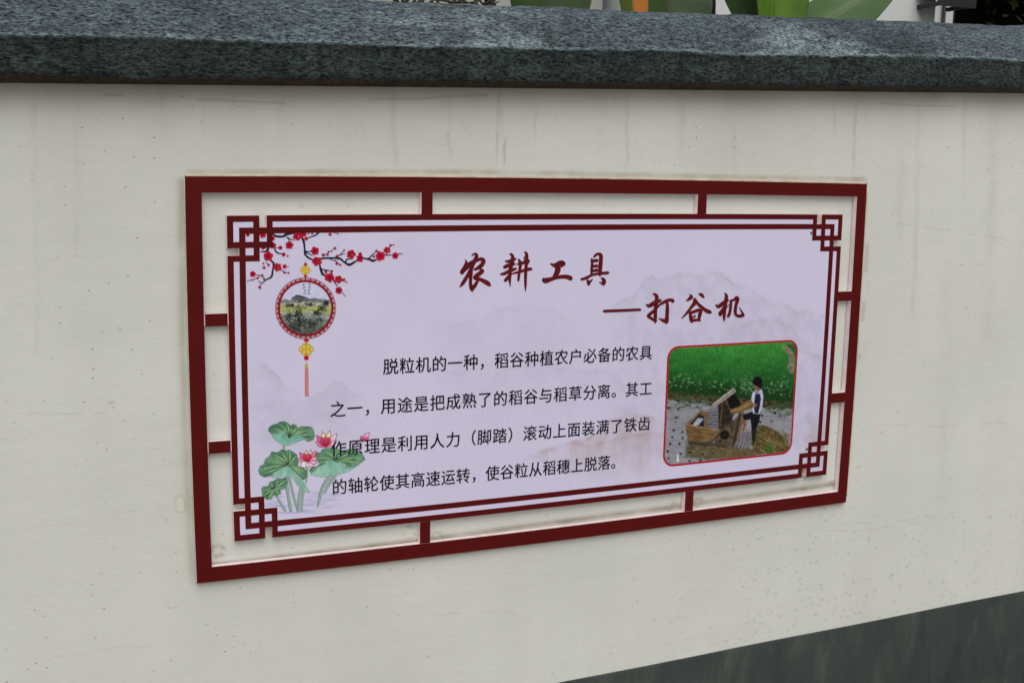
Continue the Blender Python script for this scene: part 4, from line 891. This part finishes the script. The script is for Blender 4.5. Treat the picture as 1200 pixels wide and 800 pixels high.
M_STEM = simple('canna stem', (.06, .09, .03), .5, .2, 20, .1); M_TWIG = simple('brown twig', (.05, .035, .022), .8, .3, 40, .3)
def leafmesh(base_, tip, side, w, fold=.25, droop=0., sag=.0):
    b0, t0 = Vector(base_), Vector(tip); ax = t0-b0; L = ax.length; sd_ = Vector(side); sd_ = (sd_-ax.normalized()*sd_.dot(ax.normalized())).normalized(); nn = ax.normalized().cross(sd_)
    nu, nv = 26, 12; V = []; Fq = []; uvs = []
    for i_ in range(nu+1):
        t = i_/nu; hw = w*.5*(math.sin(math.pi*min(1, t**.72))**.75)*(1 if t < .97 else .6)
        c = b0+ax*t+nn*(droop*math.sin(math.pi*t)*L)+Vector((0, 0, -sag*t*t*L))
        for j in range(nv+1):
            s = j/nv*2-1
            V.append(c+sd_*(s*hw)+nn*(-fold*abs(s)**1.2*hw+.03*hw*math.sin(t*26+s*2)*abs(s))); uvs.append((t-.35*abs(s), j/nv))
    for i_ in range(nu):
        for j in range(nv): a = i_*(nv+1)+j; Fq.append((a, a+1, a+nv+2, a+nv+1))
    me = mesh_from([tuple(v) for v in V], Fq, smooth=True); ul = me.uv_layers.new(name='UVMap')
    lv = np.empty(len(me.loops), int); me.loops.foreach_get('vertex_index', lv); ul.data.foreach_set('uv', np.array(uvs)[lv].ravel().astype(np.float32)); return me
def PXL(px, py, Y): return tuple(at(px, py, Y))
def canna(label, foot, leaves, height):
    r = empty('canna_plant', foot, label, 'plant', 'canna plants behind the wall')
    o = MB(); fx, fy, fz = foot; o.tube([(fx, fy, fz-.02), (fx+.01, fy, fz+.7), (fx-.005, fy+.01, height)], [.017, .014, .008], 10); o.build('stem', M_STEM, r)
    for (b0, t0, sd_, w, mt, fold, droop) in leaves:
        link('leaf', leafmesh(b0, t0, sd_, w, fold, droop), mt, r)
        pt = MB(); pt.tube([(fx, fy, max(.3, b0[2]-.22)), ((fx+b0[0])/2, (fy+b0[1])/2, b0[2]-.08), b0], [.006, .006, .004], 8); pt.build('leaf_stalk', M_STEM, r)
    return r
canna('canna plant showing one broad mid green leaf, left of the yellow tinged plant', (1.08, .50, .02),
      [((1.05, .5, 1.90), (1.06, .52, 2.44), (1, .12, 0), .275, L_MID, .3, .04), ((1.12, .56, 1.40), (1.32, .66, 1.82), (.6, -.6, .3), .14, L_DK, .2, .05), ((1.04, .46, 1.3), (.84, .5, 1.78), (.6, .7, .2), .15, L_MID, .2, .05)], 2.0)
canna('canna plant with a yellow and orange withering leaf beside a broad dark green one', (1.47, .50, .02),
      [((1.325, .47, 1.955), (1.29, .50, 2.33), (1, .15, .25), .105, L_YEL, .25, .02), ((1.47, .51, 1.90), (1.47, .55, 2.44), (1, -.1, 0), .245, L_MID, .32, .04), ((1.45, .5, 1.3), (1.25, .45, 1.8), (.5, .7, .2), .14, L_DK, .2, .05)], 1.98)
canna('canna plant with a bright green leaf and a pale veined leaf pointing right', (1.84, .52, .02),
      [((1.82, .55, 1.96), (1.60, .60, 2.44), (1, .2, .35), .13, L_DK, .12, .02), ((1.83, .50, 1.93), (1.82, .46, 2.50), (1, .05, 0), .20, L_BR, .42, .05), ((1.87, .47, 2.00), (2.29, .42, 2.27), (.25, .35, 1), .18, L_PALE, .38, -.05), ((1.86, .54, 1.35), (2.1, .6, 1.8), (.5, -.6, .3), .15, L_MID, .2, .05)], 1.99)
# bare twiggy shrub and small leafy shrubs
def shrub(name, label, cat, foot, twigs, leaves, lm, size):
    r = empty(name, foot, label, cat); o = MB()
    for tw_ in twigs: o.tube(tw_, [max(.0014, .006*(1-k/len(tw_))) for k in range(len(tw_))], 6)
    o.build('twigs', M_TWIG, r)
    if leaves:
        Vs, Fs = [], []
        for (p0, p1, sd_) in leaves:
            me_ = leafmesh(p0, p1, sd_, size, .2, .03); b0 = len(Vs)
            Vs += [tuple(v.co) for v in me_.vertices]; Fs += [tuple(b0+k for k in p.vertices) for p in me_.polygons]; bpy.data.meshes.remove(me_)
        me = mesh_from(Vs, Fs, smooth=True); ul = me.uv_layers.new(name='UVMap'); link('foliage', me, lm, r)
    return r
q = random.Random(5); tws = []
f0 = Vector((.72, .45, .02)); top_ = Vector((.74, .47, 1.92)); tws.append([f0, f0.lerp(top_, .5)+Vector((.02, .02, 0)), top_])
tws.append([top_, Vector(PXL(505, 1, .46)), Vector(PXL(518, 0, .46)), Vector(PXL(530, 3, .46)), Vector(PXL(545, 4, .46)), Vector(PXL(558, 2.5, .46)), Vector(PXL(572, -4, .46))])
for k in range(16):
    a = q.uniform(520, 592); b_ = q.uniform(3, 12); tws.append([Vector(PXL(a, b_, .46+q.uniform(-.03, .03))), Vector(PXL(a+q.uniform(-4, 8), b_-q.uniform(4, 7), .46)), Vector(PXL(a+q.uniform(-6, 14), b_-q.uniform(9, 20), .47))])
for k in range(8): tws.append([top_+Vector((0, 0, -.1*k*.5)), top_+Vector((q.uniform(-.1, .15), q.uniform(-.05, .1), q.uniform(.0, .12))), top_+Vector((q.uniform(-.2, .25), q.uniform(-.05, .15), q.uniform(.08, .3)))])
tws.append([Vector(PXL(590, 14, .46)), Vector(PXL(560, 8, .46)), Vector(PXL(574, 7, .46)), Vector(PXL(585, 2, .46))])
shrub('twiggy_shrub', 'bare brown twiggy shrub showing just over the coping, left of the canna leaves', 'shrub', tuple(f0), tws, None, None, 0)
def leafy(label, cx, Y, pxs, lm, size, foot):
    tw_ = []; lv = []; q_ = random.Random(int(cx))
    top_ = Vector(PXL(cx, 30, Y)); ft = Vector(foot); tw_.append([ft, ft.lerp(top_, .5)+Vector((.01, .01, 0)), top_])
    for (a, b_, dx_, dy_) in pxs:
        p = Vector(PXL(a, b_, Y+q_.uniform(-.02, .02))); e = Vector(PXL(a+dx_, b_+dy_, Y)); tw_.append([top_, top_.lerp(p, .6)+Vector((0, 0, .01)), p]); lv.append((tuple(p), tuple(e), (.1, q_.uniform(.2, .7), 1)))
    shrub('leafy_shrub', label, 'shrub', foot, tw_, lv, lm, size)
leafy('small leafy shrub between the dark canna leaf and the white house corner', 836, .62, [(826, 8, 11, 0.5), (830, 3, -8, -6), (838, -6, 8, -6), (828, -10, -10, -5), (834, -18, 6, -10), (822, -20, -8, -8)], L_MID, .014, (1.62, .62, .02))
leafy('small leafy shrub with brown green sprigs at the left end of the visible greenery', 474, .45, [(466, 0, -6, -4), (474, 2, 6, -3), (484, 2, 4, -5), (490, 2, 8, -4), (460, -8, -8, -5), (478, -10, 8, -8), (492, -8, 6, -8), (470, -16, -8, -8)], L_DK, .02, (.6, .45, .02))
# dark tree at the far right
tr = empty('dark_tree', (7.3, 3.9, 0), 'dark leafy tree top at the right edge behind the coping', 'tree')
o = MB(); o.tube([(7.3, 3.9, 0), (7.34, 3.92, 1.3), (7.28, 3.95, 2.4), (7.4, 3.9, 3.3)], [.09, .07, .05, .02], 10)
q = random.Random(9); bl = []
for k in range(12):
    a = q.uniform(0, 6.28); p = Vector((7.3, 3.92, q.uniform(1.5, 2.7))); e = p+Vector((math.cos(a)*.5, math.sin(a)*.5, q.uniform(.15, .6))); o.tube([p, p.lerp(e, .5)+Vector((0, 0, .05)), e], [.03, .018, .006], 6); bl.append(e)
o.build('trunk', M_TWIG, tr)
Vs, Fs = [], []
for k in range(5200):
    c = q.choice(bl)+Vector((q.gauss(0, .22), q.gauss(0, .22), q.gauss(.05, .2))); d1 = Vector((q.gauss(0, 1), q.gauss(0, 1), q.gauss(0, .6))).normalized()*q.uniform(.03, .055); d2 = d1.cross(Vector((q.gauss(0, 1), q.gauss(0, 1), 1))).normalized()*q.uniform(.012, .022)
    b0 = len(Vs); Vs += [tuple(c-d1), tuple(c+d2), tuple(c+d1), tuple(c-d2)]; Fs.append((b0, b0+1, b0+2, b0+3))
link('crown', mesh_from(Vs, Fs), simple('dark foliage', (.014, .022, .007), .9, .6, 3, 0, spec=.02), tr)
